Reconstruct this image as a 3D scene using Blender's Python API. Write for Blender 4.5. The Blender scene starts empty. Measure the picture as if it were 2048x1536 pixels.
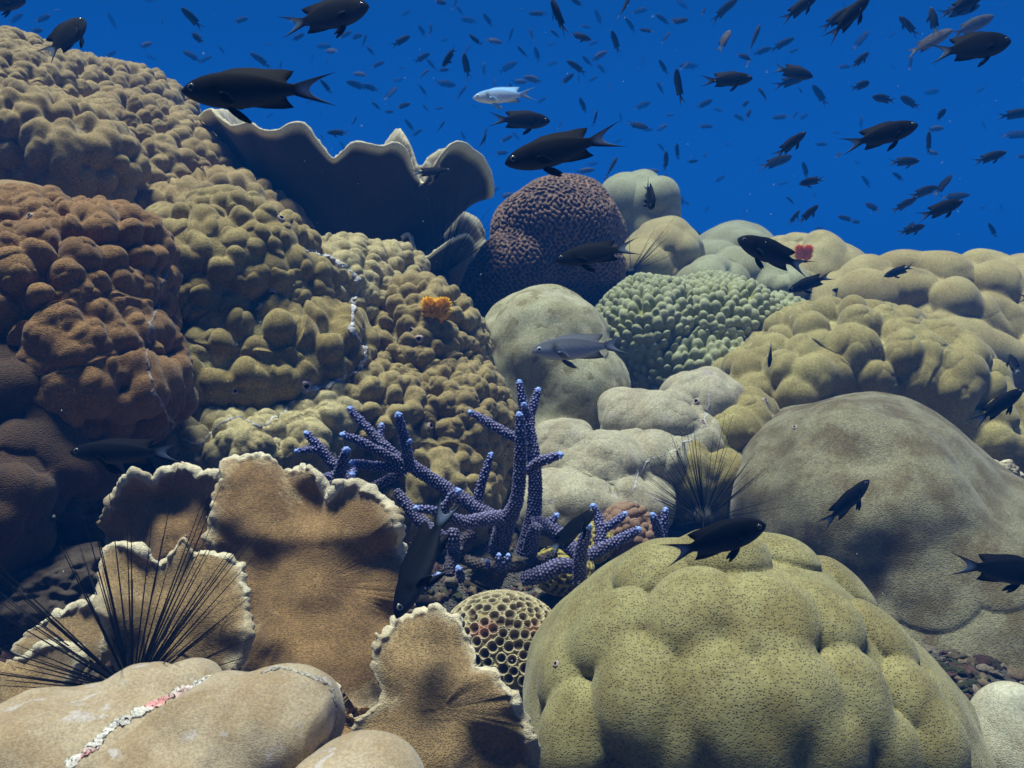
import bpy, math, random
import numpy as np
from mathutils import Vector, Matrix

random.seed(7)
RNG = np.random.default_rng(11)
scene = bpy.context.scene
COL = scene.collection
PI = math.pi

# ------------------------------------------------------------------ camera
HFOV = math.radians(60.0)
PITCH = math.radians(5.0)
cam_data = bpy.data.cameras.new("camera")
cam_data.angle = HFOV
cam_data.clip_start = 0.02
cam_data.clip_end = 500.0
cam_data.dof.use_dof = True
cam_data.dof.focus_distance = 1.05
cam_data.dof.aperture_fstop = 17.0
cam = bpy.data.objects.new("camera", cam_data)
cam.location = (0, 0, 0)
cam.rotation_euler = (PI / 2 - PITCH, 0, 0)
COL.objects.link(cam)
scene.camera = cam
F = 1024.0 / math.tan(HFOV / 2)
RIGHT = np.array([1.0, 0, 0])
UP = np.array([0, math.sin(PITCH), math.cos(PITCH)])
FWD = np.array([0, math.cos(PITCH), -math.sin(PITCH)])


def P(px, py, d):
    """A point of the reef from its bearing in the 2048 x 1536 photograph and its distance in metres."""
    return RIGHT * ((px - 1024.0) / F * d) + UP * ((768.0 - py) / F * d) + FWD * d


# ------------------------------------------------------------------ water light
world = bpy.data.worlds.new("World")
scene.world = world
world.use_nodes = True
wn = world.node_tree.nodes
wl = world.node_tree.links
wn.clear()
w_out = wn.new("ShaderNodeOutputWorld")
w_bg = wn.new("ShaderNodeBackground")
w_tc = wn.new("ShaderNodeTexCoord")
w_sep = wn.new("ShaderNodeSeparateXYZ")
w_ramp = wn.new("ShaderNodeValToRGB")
w_map = wn.new("ShaderNodeMapRange")
w_map.inputs["From Min"].default_value = -1.0
w_map.inputs["From Max"].default_value = 1.0
wl.new(w_tc.outputs["Generated"], w_sep.inputs[0])
wl.new(w_sep.outputs["Z"], w_map.inputs["Value"])
wl.new(w_map.outputs[0], w_ramp.inputs[0])
# the water is brighter towards the sun and darker down-sun, over the reef at the viewer's back
w_az = wn.new("ShaderNodeMapRange")
w_az.inputs["From Min"].default_value = -0.8
w_az.inputs["From Max"].default_value = 0.75
w_az.inputs["To Min"].default_value = 0.16
w_az.inputs["To Max"].default_value = 1.0
wl.new(w_sep.outputs["Y"], w_az.inputs["Value"])
w_side = wn.new("ShaderNodeMapRange")      # deeper blue over the reef wall, paler towards the open side
w_side.inputs["From Min"].default_value = -0.55
w_side.inputs["From Max"].default_value = 0.5
w_side.inputs["To Min"].default_value = 0.62
w_side.inputs["To Max"].default_value = 1.15
wl.new(w_sep.outputs["X"], w_side.inputs["Value"])
w_mul = wn.new("ShaderNodeMath")
w_mul.operation = "MULTIPLY"
wl.new(w_az.outputs[0], w_mul.inputs[0])
wl.new(w_side.outputs[0], w_mul.inputs[1])
w_sc = wn.new("ShaderNodeVectorMath")
w_sc.operation = "SCALE"
wl.new(w_ramp.outputs[0], w_sc.inputs[0])
wl.new(w_mul.outputs[0], w_sc.inputs["Scale"])
wl.new(w_sc.outputs[0], w_bg.inputs[0])
wl.new(w_bg.outputs[0], w_out.inputs[0])
cr = w_ramp.color_ramp
cr.elements[0].position = 0.0
cr.elements[0].color = (0.0005, 0.006, 0.03, 1)
cr.elements[1].position = 1.0
cr.elements[1].color = (0.75, 0.9, 0.9, 1)
for pos, c in ((0.42, (0.001, 0.020, 0.11)), (0.51, (0.004, 0.135, 0.50)),
               (0.58, (0.002, 0.068, 0.34)), (0.65, (0.003, 0.036, 0.18)), (0.80, (0.02, 0.10, 0.28)), (0.90, (0.35, 0.5, 0.55))):
    e = cr.elements.new(pos)
    e.color = (*c, 1)
w_bg.inputs[1].default_value = 0.28

SUN_TO = Vector((-0.14, 0.05, 0.98)).normalized()
sun_data = bpy.data.lights.new("sun", "SUN")
sun_data.energy = 5.0
sun_data.angle = math.radians(16.0)
sun_data.color = (0.94, 1.0, 0.84)
sun = bpy.data.objects.new("sun", sun_data)
sun.rotation_euler = (-SUN_TO).to_track_quat("-Z", "Y").to_euler()
sun.location = SUN_TO * 8
COL.objects.link(sun)

scene.view_settings.view_transform = "Standard"
scene.view_settings.look = "None"
scene.view_settings.exposure = 1.22
scene.view_settings.gamma = 1.0
scene.view_settings.use_curve_mapping = False
scene.cycles.max_bounces = 6
scene.cycles.diffuse_bounces = 3
scene.cycles.glossy_bounces = 2
scene.cycles.transmission_bounces = 2
scene.cycles.volume_bounces = 1
scene.cycles.use_denoising = True


HAZE_DENSITY = 0.080
HAZE_COLOR = (0.005, 0.125, 0.55)


# ------------------------------------------------------------------ number noise
def hash01(i, j, k, seed):
    h = (i.astype(np.int64) * 374761393 + j.astype(np.int64) * 668265263 + k.astype(np.int64) * 2147483647 + seed * 1274126177) & 0xFFFFFFFF
    h = ((h ^ (h >> 13)) * 1274126177) & 0xFFFFFFFF
    h = ((h ^ (h >> 16)) * 2246822519) & 0xFFFFFFFF
    h = h ^ (h >> 15)
    return (h & 0xFFFFFF).astype(np.float64) / float(0x1000000)


def noise(p, scale=1.0, seed=0):
    """Smooth value noise in -1..1; SCALE is the feature size in metres."""
    q = p / scale
    f = np.floor(q)
    t = q - f
    t = t * t * t * (t * (t * 6 - 15) + 10)
    i, j, k = (f[:, 0].astype(np.int64), f[:, 1].astype(np.int64), f[:, 2].astype(np.int64))
    r = 0
    for a in (0, 1):
        for b in (0, 1):
            for c in (0, 1):
                w = (t[:, 0] if a else 1 - t[:, 0]) * (t[:, 1] if b else 1 - t[:, 1]) * (t[:, 2] if c else 1 - t[:, 2])
                r = r + w * hash01(i + a, j + b, k + c, seed)
    return r * 2 - 1


def fbm(p, scale, octaves=3, seed=0, gain=0.5):
    r, a = 0, 1.0
    for o in range(octaves):
        r = r + a * noise(p + o * 3.7, scale / 2 ** o, seed + o * 17)
        a *= gain
    return r


def cells(p, scale, seed=0, jitter=0.8):
    """Distance to the two nearest scattered points, in cells, and a value of the nearest."""
    q = p / scale
    f = np.floor(q).astype(np.int64)
    f1 = np.full(len(p), 9.0)
    f2 = np.full(len(p), 9.0)
    idv = np.zeros(len(p))
    for a in (-1, 0, 1):
        for b in (-1, 0, 1):
            for c in (-1, 0, 1):
                i, j, k = f[:, 0] + a, f[:, 1] + b, f[:, 2] + c
                h0 = hash01(i, j, k, seed)
                dx = i + 0.5 + (h0 - 0.5) * jitter - q[:, 0]
                dy = j + 0.5 + (hash01(i, j, k, seed + 101) - 0.5) * jitter - q[:, 1]
                dz = k + 0.5 + (hash01(i, j, k, seed + 202) - 0.5) * jitter - q[:, 2]
                d = np.sqrt(dx * dx + dy * dy + dz * dz)
                near = d < f1
                f2 = np.where(near, f1, np.minimum(f2, d))
                idv = np.where(near, h0, idv)
                f1 = np.where(near, d, f1)
    return f1, f2, idv


def knobs(p, n, scale, seed=0, soft=11.0, r=0.60, warp=0.25):
    """0..1: round knobs, each a ball cap, that melt into one another."""
    q = p + scale * warp * np.stack([noise(p, scale * 1.6, seed + s) for s in (1, 2, 3)], 1)
    q = q / scale
    f = np.floor(q).astype(np.int64)
    acc = 0
    for a in (-1, 0, 1):
        for b in (-1, 0, 1):
            for c in (-1, 0, 1):
                i, j, k = f[:, 0] + a, f[:, 1] + b, f[:, 2] + c
                h0 = hash01(i, j, k, seed)
                dx = i + 0.5 + (h0 - 0.5) * 0.85 - q[:, 0]
                dy = j + 0.5 + (hash01(i, j, k, seed + 101) - 0.5) * 0.85 - q[:, 1]
                dz = k + 0.5 + (hash01(i, j, k, seed + 202) - 0.5) * 0.85 - q[:, 2]
                d2 = (dx * dx + dy * dy + dz * dz) / (r * (0.8 + 0.4 * hash01(i, j, k, seed + 303))) ** 2
                acc = acc + np.exp(-soft * d2)
    d2 = -np.log(np.maximum(acc, 1e-9)) / soft
    return np.sqrt(np.clip(1 - d2, 0.0, 1.2) + 0.0004)


from mathutils.kdtree import KDTree


def surface_knobs(v, spacing, seed, soft=8.0, even=0.36):
    """0..1: knobs seeded evenly over the surface itself, ball caps that melt at their feet."""
    rg = np.random.default_rng(seed)
    order = rg.permutation(len(v))[:24000]
    grid, pts = {}, []
    for i in order:
        p = v[i]
        k = (int(p[0] // spacing), int(p[1] // spacing), int(p[2] // spacing))
        ok = True
        for a in (-1, 0, 1):
            for b in (-1, 0, 1):
                for c in (-1, 0, 1):
                    for q in grid.get((k[0] + a, k[1] + b, k[2] + c), ()):
                        if (q[0] - p[0]) ** 2 + (q[1] - p[1]) ** 2 + (q[2] - p[2]) ** 2 < (spacing * 0.78) ** 2:
                            ok = False
                            break
                    if not ok:
                        break
                if not ok:
                    break
            if not ok:
                break
        if ok:
            grid.setdefault(k, []).append(p)
            pts.append(p)
    pts = np.array(pts)
    size = spacing * rg.uniform(0.62 - even * 0.5, 0.62 + even * 0.5, len(pts)) * (1.2 if soft < 5.5 else 1.0)
    tree = KDTree(len(pts))
    for i, p in enumerate(pts):
        tree.insert(p, i)
    tree.balance()
    near = np.array([[x[1] for x in tree.find_n(p, 4)] for p in v])
    w = v + spacing * 0.10 * np.stack([noise(v, spacing * 0.7, seed + q) for q in (1, 2, 3)], 1)
    acc = 0
    for j in range(4):
        d2 = ((w - pts[near[:, j]]) ** 2).sum(1) / size[near[:, j]] ** 2
        acc = acc + np.exp(-soft * d2)
    d2 = -np.log(np.maximum(acc, 1e-9)) / soft
    return np.sqrt(np.clip(1 - d2, 0.0, 2.5) + 0.0004)


# ------------------------------------------------------------------ mesh helpers
def mesh_obj(name, verts, faces, mat, parent=None, attrs=None, smooth=True, origin=None, mats=None, fmat=None):
    """Link ONE mesh object; VERTS are world points, ORIGIN its base."""
    verts = np.asarray(verts, dtype=np.float64)
    if origin is None:
        lo, hi = verts.min(0), verts.max(0)
        origin = np.array([(lo[0] + hi[0]) / 2, (lo[1] + hi[1]) / 2, lo[2]])
    v = (verts - origin).astype(np.float32)
    me = bpy.data.meshes.new(name)
    if isinstance(faces, np.ndarray):
        k = faces.shape[1]
        me.vertices.add(len(v))
        me.vertices.foreach_set("co", v.ravel())
        me.loops.add(faces.size)
        me.loops.foreach_set("vertex_index", faces.astype(np.int32).ravel())
        me.polygons.add(len(faces))
        me.polygons.foreach_set("loop_start", np.arange(0, faces.size, k, dtype=np.int32))
        me.update(calc_edges=True)
    else:
        me.from_pydata([tuple(x) for x in v], [], faces)
        me.update()
    for m in (mats or [mat]):
        me.materials.append(m)
    if fmat is not None:
        me.polygons.foreach_set("material_index", np.asarray(fmat, dtype=np.int32))
    if smooth:
        me.polygons.foreach_set("use_smooth", np.ones(len(me.polygons), dtype=bool))
    for an, av in (attrs or {}).items():
        av = np.asarray(av)
        if av.ndim == 1:
            at = me.attributes.new(an, "FLOAT", "POINT")
            at.data.foreach_set("value", av.astype(np.float32))
        else:
            at = me.attributes.new(an, "FLOAT_COLOR", "POINT")
            c4 = np.ones((len(av), 4), dtype=np.float32)
            c4[:, :3] = av
            at.data.foreach_set("color", c4.ravel())
    o = bpy.data.objects.new(name, me)
    o.location = origin
    if parent is not None:
        o.parent = parent
        o.location = Vector(origin) - parent.matrix_world.translation if parent.type != "EMPTY" else Vector(origin) - parent.location
    COL.objects.link(o)
    return o


def tag(o, label, cat, group=None):
    o["label"] = label
    o["category"] = cat
    if group:
        o["group"] = group
    return o


def empty(name, loc, label=None, cat=None, group=None):
    o = bpy.data.objects.new(name, None)
    o.empty_display_size = 0.02
    o.location = loc
    COL.objects.link(o)
    if label:
        tag(o, label, cat, group)
    return o


_qs = {}


def quad_sphere(n):
    if n in _qs:
        return _qs[n]
    s = np.tan(np.linspace(-PI / 4, PI / 4, n + 1))
    a, b = np.meshgrid(s, s, indexing="ij")
    one = np.ones_like(a)
    vs, fs, off = [], [], 0
    idx = np.arange((n + 1) * (n + 1)).reshape(n + 1, n + 1)
    quad = np.stack([idx[:-1, :-1], idx[1:, :-1], idx[1:, 1:], idx[:-1, 1:]], -1).reshape(-1, 4)
    for x, y, z in ((one, a, b), (-one, b, a), (b, one, a), (a, -one, b), (a, b, one), (b, a, -one)):
        v = np.stack([x, y, z], -1).reshape(-1, 3)
        vs.append(v / np.linalg.norm(v, axis=1, keepdims=True))
        fs.append(quad + off)
        off += len(v)
    v, f = np.concatenate(vs), np.concatenate(fs)
    key = np.round(v * 1e5).astype(np.int64)
    _, first, inv = np.unique(key, axis=0, return_index=True, return_inverse=True)
    v, f = v[first], inv.reshape(-1)[f]
    _qs[n] = (v, f)
    return _qs[n]


def vnormals(v, f):
    a, b, c, d = (v[f[:, i]] for i in range(4))
    fn = np.cross(c - a, d - b)
    n = np.zeros_like(v)
    for k in range(3):
        acc = 0
        for i in range(4):
            acc = acc + np.bincount(f[:, i], weights=fn[:, k], minlength=len(v))
        n[:, k] = acc
    return n / np.maximum(np.linalg.norm(n, axis=1, keepdims=True), 1e-12)


def blob(ells, n=90, k=0.12, focus=0.5, axis=None):
    """A closed rounded body from melted ellipsoids, each (px, py, distance, half width px, half height px, half depth m, tilt deg).
    Finer on the side that AXIS (towards the open water) looks at. Gives verts, faces, normals."""
    C, M, R = [], [], []
    for e in ells:
        px, py, d, rx, ry, rz = e[:6]
        a = math.radians(e[6]) if len(e) > 6 else 0.0
        ex = RIGHT * math.cos(a) + UP * math.sin(a)
        ey = -RIGHT * math.sin(a) + UP * math.cos(a)
        rad = np.array([rx / F * d, ry / F * d, rz])
        C.append(P(px, py, d))
        M.append(np.stack([ex, ey, FWD]) / rad[:, None])
        R.append(rad.mean())
    w = np.array(R)
    cen = (np.array(C) * (w ** 2)[:, None]).sum(0) / (w ** 2).sum()
    dirs, f = quad_sphere(n)
    ax = np.array([0.0, -0.75, 0.66]) if axis is None else np.array(axis)
    ax = ax / np.linalg.norm(ax)
    ca = np.clip(dirs @ ax, -1, 1)
    perp = dirs - ca[:, None] * ax
    pn = np.linalg.norm(perp, axis=1, keepdims=True)
    perp = np.where(pn > 1e-9, perp / np.maximum(pn, 1e-9), 0)
    ph = np.arccos(ca)
    ph = ph - focus * np.sin(ph)
    dirs = np.cos(ph)[:, None] * ax + np.sin(ph)[:, None] * perp
    kk = k * w.mean()

    def field(p):
        s = 0
        for c, m, r in zip(C, M, R):
            q = (p - c) @ m.T
            s = s + np.exp(-np.clip((np.linalg.norm(q, axis=1) - 1) * r / kk, -60, 60))
        return -kk * np.log(s)

    hi = np.full(len(dirs), max(np.linalg.norm(c - cen) + 1.6 * max(1 / np.linalg.norm(m, axis=1)) for c, m in zip(C, M)))
    lo = np.zeros(len(dirs))
    for _ in range(18):
        mid = (lo + hi) / 2
        ins = field(cen + dirs * mid[:, None]) < 0
        lo = np.where(ins, mid, lo)
        hi = np.where(ins, hi, mid)
    v = cen + dirs * hi[:, None]
    return v, f, vnormals(v, f)


def lift(v, n, h, up=0.0):
    d = n + up * np.array([0, 0, 1.0])
    return v + d * h[:, None]

# ------------------------------------------------------------------ materials
def _nt(name):
    m = bpy.data.materials.new(name)
    m.use_nodes = True
    nt = m.node_tree
    b = nt.nodes["Principled BSDF"]
    return m, nt.nodes, nt.links, b


def _mix(nodes, links, fac, a, b, mode="MIX"):
    x = nodes.new("ShaderNodeMix")
    x.data_type = "RGBA"
    x.blend_type = mode
    for sock, val in ((x.inputs[0], fac), (x.inputs[6], a), (x.inputs[7], b)):
        if hasattr(val, "links"):
            links.new(val, sock)
        elif isinstance(val, (int, float)):
            sock.default_value = val
        else:
            sock.default_value = (*val, 1)
    return x.outputs[2]


def _range(nodes, links, val, a, b, c=0.0, d=1.0):
    x = nodes.new("ShaderNodeMapRange")
    x.interpolation_type = "SMOOTHSTEP"
    x.inputs["From Min"].default_value = a
    x.inputs["From Max"].default_value = b
    x.inputs["To Min"].default_value = c
    x.inputs["To Max"].default_value = d
    links.new(val, x.inputs["Value"])
    return x.outputs[0]


def coral_mat(name, base, alt, patch=0.06, pore=380, pore_dark=0.5, bump=0.6, valley=None, top=None, rim=None,
              rough=0.8, sheen=0.2, fine=0.2, hole_at=(0.2, 0.52), stain=None, stain_at=0.62, stain_size=None, relief=0.0012):
    m, nodes, links, b = _nt(name)
    tc = nodes.new("ShaderNodeTexCoord")
    no = nodes.new("ShaderNodeTexNoise")
    no.inputs["Scale"].default_value = 1.0 / patch
    no.inputs["Detail"].default_value = 4
    no.inputs["Roughness"].default_value = 0.6
    links.new(tc.outputs["Object"], no.inputs["Vector"])
    col = _mix(nodes, links, _range(nodes, links, no.outputs["Fac"], 0.38, 0.64), base, alt)
    if valley is not None or top is not None:
        at = nodes.new("ShaderNodeAttribute")
        at.attribute_name = "h"
        if valley is not None:
            col = _mix(nodes, links, _range(nodes, links, at.outputs["Fac"], 0.02, 0.45, 1, 0), col, valley)
        if top is not None:
            col = _mix(nodes, links, _range(nodes, links, at.outputs["Fac"], 0.55, 1.0), col, top)
    if stain is not None:
        ns = nodes.new("ShaderNodeTexNoise")
        ns.inputs["Scale"].default_value = 1.0 / (stain_size or patch * 0.55)
        ns.inputs["Detail"].default_value = 6
        ns.inputs["Distortion"].default_value = 0.6
        links.new(tc.outputs["Object"], ns.inputs["Vector"])
        col = _mix(nodes, links, _range(nodes, links, ns.outputs["Fac"], stain_at, stain_at + 0.09), col, stain)
    # grain of the polyps
    nf = nodes.new("ShaderNodeTexNoise")
    nf.inputs["Scale"].default_value = pore * 0.55
    nf.inputs["Detail"].default_value = 3
    links.new(tc.outputs["Object"], nf.inputs["Vector"])
    g = _range(nodes, links, nf.outputs["Fac"], 0.25, 0.75, 1 - fine, 1 + fine)
    gm = nodes.new("ShaderNodeVectorMath")
    gm.operation = "SCALE"
    links.new(col, gm.inputs[0])
    links.new(g, gm.inputs["Scale"])
    col = gm.outputs[0]
    vo = nodes.new("ShaderNodeTexVoronoi")
    vo.inputs["Scale"].default_value = pore
    vo.inputs["Randomness"].default_value = 0.75
    links.new(tc.outputs["Object"], vo.inputs["Vector"])
    hole = _range(nodes, links, vo.outputs["Distance"], *hole_at)
    dk = _mix(nodes, links, pore_dark, col, (0.018, 0.014, 0.008))
    col = _mix(nodes, links, hole, dk, col)
    if rim is not None:
        ae = nodes.new("ShaderNodeAttribute")
        ae.attribute_name = "edge"
        col = _mix(nodes, links, ae.outputs["Fac"], col, rim)
    links.new(col, b.inputs["Base Color"])
    b.inputs["Roughness"].default_value = rough
    b.inputs["Specular IOR Level"].default_value = 0.2
    b.inputs["Sheen Weight"].default_value = sheen
    b.inputs["Sheen Roughness"].default_value = 0.45
    ad = nodes.new("ShaderNodeMath")
    ad.operation = "MULTIPLY_ADD"
    links.new(nf.outputs["Fac"], ad.inputs[0])
    ad.inputs[1].default_value = 0.8
    links.new(hole, ad.inputs[2])
    bp = nodes.new("ShaderNodeBump")
    bp.inputs["Strength"].default_value = bump
    bp.inputs["Distance"].default_value = relief
    links.new(ad.outputs[0], bp.inputs["Height"])
    links.new(bp.outputs[0], b.inputs["Normal"])
    return m


def attr_mat(name, attr="Col", rough=0.6, spec=0.3, bump_scale=None, bump=0.3, dist=0.001, grain=0.0, sheen=0.0):
    m, nodes, links, b = _nt(name)
    at = nodes.new("ShaderNodeAttribute")
    at.attribute_name = attr
    col = at.outputs["Color"]
    if bump_scale:
        tc = nodes.new("ShaderNodeTexCoord")
        no = nodes.new("ShaderNodeTexNoise")
        no.inputs["Scale"].default_value = bump_scale
        no.inputs["Detail"].default_value = 3
        links.new(tc.outputs["Object"], no.inputs["Vector"])
        bp = nodes.new("ShaderNodeBump")
        bp.inputs["Strength"].default_value = bump
        bp.inputs["Distance"].default_value = dist
        links.new(no.outputs["Fac"], bp.inputs["Height"])
        links.new(bp.outputs[0], b.inputs["Normal"])
        if grain:
            gm = nodes.new("ShaderNodeVectorMath")
            gm.operation = "SCALE"
            links.new(col, gm.inputs[0])
            links.new(_range(nodes, links, no.outputs["Fac"], 0.3, 0.7, 1 - grain, 1 + grain), gm.inputs["Scale"])
            col = gm.outputs[0]
    links.new(col, b.inputs["Base Color"])
    b.inputs["Roughness"].default_value = rough
    b.inputs["Specular IOR Level"].default_value = spec
    b.inputs["Sheen Weight"].default_value = sheen
    return m


def plain_mat(name, col, rough=0.6, spec=0.3, var=0.25, scale=60):
    m, nodes, links, b = _nt(name)
    tc = nodes.new("ShaderNodeTexCoord")
    no = nodes.new("ShaderNodeTexNoise")
    no.inputs["Scale"].default_value = scale
    no.inputs["Detail"].default_value = 4
    links.new(tc.outputs["Object"], no.inputs["Vector"])
    c = _mix(nodes, links, no.outputs["Fac"], tuple(x * (1 - var) for x in col), tuple(min(1, x * (1 + var)) for x in col))
    links.new(c, b.inputs["Base Color"])
    b.inputs["Roughness"].default_value = rough
    b.inputs["Specular IOR Level"].default_value = spec
    return m


# ------------------------------------------------------------------ seabed
def build_seabed():
    xs = np.concatenate([np.linspace(-30, -3, 40), np.linspace(-2.9, 2.9, 220), np.linspace(3, 30, 40)])
    ys = np.concatenate([np.linspace(-6, 0.1, 20), np.linspace(0.14, 4.2, 200), np.linspace(4.4, 60, 60)])
    X, Y = np.meshgrid(xs, ys, indexing="ij")
    anchors = np.array([P(*a) for a in (
        (150, 1640, 0.7), (700, 1640, 0.75), (1500, 1700, 0.9), (2000, 1620, 0.9), (250, 1420, 0.86), (620, 1420, 0.95), (950, 1420, 1.05),
        (1000, 1225, 1.2), (1150, 1170, 1.3), (700, 1000, 1.4), (900, 1080, 1.38), (350, 1040, 1.2), (60, 1080, 1.1), (1350, 1110, 1.35),
        (1250, 1010, 1.55), (1400, 960, 1.75), (900, 800, 1.85), (500, 780, 1.65), (200, 760, 1.4), (1000, 620, 2.2), (700, 560, 2.1),
        (1300, 760, 2.2), (1600, 760, 2.3), (1900, 820, 2.2), (1100, 600, 2.5), (1300, 600, 2.9), (1500, 620, 3.0), (1800, 700, 2.9),
        (300, 520, 2.3), (50, 480, 2.2), (2100, 760, 2.8), (2100, 1300, 1.5), (-100, 1100, 1.2))])
    anchors = np.vstack([anchors, [[-2.5, 1, -0.3], [2.5, 1, -0.7], [0, -3, -0.9], [-2.5, 3, 0.0], [2.5, 3, -0.6], [0, 5, -1.3], [3, 6, -1.8], [-3, 6, -0.9],
                                   [0, 12, -3.2], [15, 12, -3.4], [-15, 12, -2.8], [0, 40, -5], [-25, 0, -1.5], [25, 0, -2]]])
    p = np.stack([X.ravel(), Y.ravel()], 1)
    d2 = ((p[:, None, :] - anchors[None, :, :2]) ** 2).sum(-1) + 1e-3
    w = 1 / d2 ** 2
    z = (w * anchors[:, 2]).sum(1) / w.sum(1) - 0.03
    q = np.stack([p[:, 0], p[:, 1], np.zeros(len(p))], 1)
    z = z + fbm(q, 0.16, 4, 5, 0.6) * 0.022
    v = np.stack([p[:, 0], p[:, 1], z], 1)
    idx = np.arange(len(p)).reshape(X.shape)
    f = np.stack([idx[:-1, :-1], idx[1:, :-1], idx[1:, 1:], idx[:-1, 1:]], -1).reshape(-1, 4)
    m = coral_mat("reef_rock", (0.06, 0.05, 0.036), (0.028, 0.026, 0.024), 0.05, 160, 0.5, 1.0, relief=0.006, stain=(0.16, 0.13, 0.12), stain_at=0.64)
    o = mesh_obj("seabed", v, f, m, origin=np.zeros(3))
    o["kind"] = "structure"
    return o


seabed = build_seabed()

# ------------------------------------------------------------------ massive corals
CORALS = {}


def add_mounds(v, nm, mounds, amp):
    """Soft swellings: (px, py, half width px) of each as seen from the viewer; AMP metres high."""
    dep = v @ FWD
    px, py = 1024 + (v @ RIGHT) / dep * F, 768 - (v @ UP) / dep * F
    ray = v / np.linalg.norm(v, axis=1, keepdims=True)
    facing = (nm * ray).sum(1) < 0.1
    acc = 0
    for x, y, r in mounds:
        d = np.where(facing, (px - x) ** 2 + (py - y) ** 2, 1e12)
        c = v[d.argmin()]
        R = r / F * (c @ FWD)
        w = v - c
        d2 = (w ** 2).sum(1) - 0.45 * (w @ UP) ** 2          # lobes hang: longer than wide
        g = np.sqrt(np.clip(1 - d2 / (1.18 * R) ** 2, 0, 1)) * min(1.2, r / 75.0) * (0.8 + 0.35 * math.sin(x * 1.7 + y * 2.3) ** 2)
        acc = acc + g ** 4.5
    return v + nm * (acc ** (1 / 4.5) * amp)[:, None]


def coral(key, name, label, ells, mat, n=90, k=0.12, knob=None, lump=None, cat="coral", up=0.25, focus=0.5, custom=None, group=None, axis=None, mounds=None, mound_h=0.012):
    """knob / lump: list of (size m, height m, seed)."""
    v, f, nm = blob(ells, n, k, focus, axis)
    for sc, am, sd, *rg in (lump or []):
        if rg:      # broad folds with a crest line
            wv = v + sc * 0.4 * np.stack([noise(v, sc, sd + q) for q in (31, 32, 33)], 1)
            h = (0.5 - 2.0 * np.abs(noise(wv, sc, sd))) * am
        else:
            h = fbm(v, sc, 2, sd) * am
        v = v + nm * h[:, None]
    if lump:
        nm = vnormals(v, f)
    if mounds:
        v = add_mounds(v, nm, mounds, mound_h)
        nm = vnormals(v, f)
    h01 = np.zeros(len(v))
    base = v
    if knob:
        tot = 0
        for i, (sc, am, sd, *sf) in enumerate(knob):
            kb = surface_knobs(base, sc, sd, *sf) if i == 0 else knobs(base, nm, sc, sd)
            if i == 0:
                h01 = kb
                mod = 0.9 + 0.3 * noise(base, sc * 3, sd + 9)
                tot = kb * am * mod
            else:
                tot = tot + kb * am
        v = lift(base, nm, tot, up)
    attrs = {"h": np.clip(h01, 0, 1)}
    if custom:
        v, extra = custom(v, nm)
        attrs.update(extra)
    o = mesh_obj(name, v, f, mat, attrs=attrs)
    tag(o, label, cat, group)
    CORALS[key] = o
    return o


M_A = coral_mat("coral_tan_brown", (0.31, 0.225, 0.095), (0.235, 0.16, 0.058), 0.12, 420, 0.45, 0.5, valley=(0.29, 0.22, 0.11), stain=(0.36, 0.31, 0.25), stain_at=0.7, stain_size=0.022)
M_B = coral_mat("coral_rust", (0.25, 0.13, 0.042), (0.18, 0.088, 0.026), 0.08, 480, 0.5, 0.7, stain=(0.2, 0.1, 0.08), stain_at=0.70)
M_Bs = coral_mat("coral_smooth_tan", (0.28, 0.19, 0.085), (0.22, 0.14, 0.055), 0.06, 500, 0.3, 0.4)
M_C = coral_mat("coral_olive_knob", (0.29, 0.225, 0.085), (0.215, 0.155, 0.05), 0.06, 440, 0.45, 0.5, valley=(0.42, 0.36, 0.16), stain=(0.33, 0.26, 0.23), stain_at=0.72, stain_size=0.014)
M_D = coral_mat("coral_small_knob", (0.225, 0.165, 0.065), (0.3, 0.235, 0.1), 0.16, 440, 0.4, 0.5, valley=(0.21, 0.165, 0.075), stain=(0.30, 0.27, 0.24), stain_at=0.71, stain_size=0.012)
M_Dp = coral_mat("coral_small_knob_pale", (0.4, 0.34, 0.175), (0.3, 0.24, 0.115), 0.1, 440, 0.35, 0.5, valley=(0.46, 0.4, 0.22))
M_H = coral_mat("coral_grey_smooth", (0.35, 0.34, 0.225), (0.265, 0.245, 0.135), 0.05, 460, 0.35, 0.5, stain=(0.2, 0.175, 0.09), stain_at=0.55)
M_J = coral_mat("coral_grey_lobed", (0.36, 0.335, 0.24), (0.29, 0.255, 0.175), 0.05, 430, 0.35, 0.5, stain=(0.34, 0.3, 0.28), stain_at=0.60)
M_I = coral_mat("coral_green_finger", (0.235, 0.255, 0.1), (0.28, 0.29, 0.11), 0.15, 420, 0.3, 0.4, valley=(0.27, 0.28, 0.08), top=(0.32, 0.34, 0.21))
M_K = coral_mat("coral_olive_lump", (0.29, 0.25, 0.1), (0.235, 0.19, 0.07), 0.1, 430, 0.35, 0.5, valley=(0.34, 0.3, 0.13), stain=(0.40, 0.36, 0.28), stain_at=0.71, stain_size=0.02)
M_L = coral_mat("coral_boulder_grey", (0.185, 0.17, 0.105), (0.105, 0.082, 0.04), 0.055, 380, 0.4, 0.5, stain=(0.34, 0.33, 0.29), stain_at=0.71, stain_size=0.014)
M_M = coral_mat("coral_olive_pored", (0.25, 0.225, 0.1), (0.185, 0.155, 0.06), 0.042, 440, 0.7, 0.6, fine=0.15, sheen=0.15, hole_at=(0.16, 0.42), stain=(0.42, 0.38, 0.24), stain_at=0.72, stain_size=0.01)
M_N = coral_mat("coral_pale_grey", (0.40, 0.39, 0.31), (0.34, 0.31, 0.22), 0.05, 520, 0.12, 0.4)
M_O = coral_mat("coral_ochre", (0.33, 0.28, 0.125), (0.265, 0.21, 0.085), 0.14, 400, 0.3, 0.4, sheen=0.15, stain=(0.42, 0.36, 0.26), stain_at=0.7, stain_size=0.03)
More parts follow.
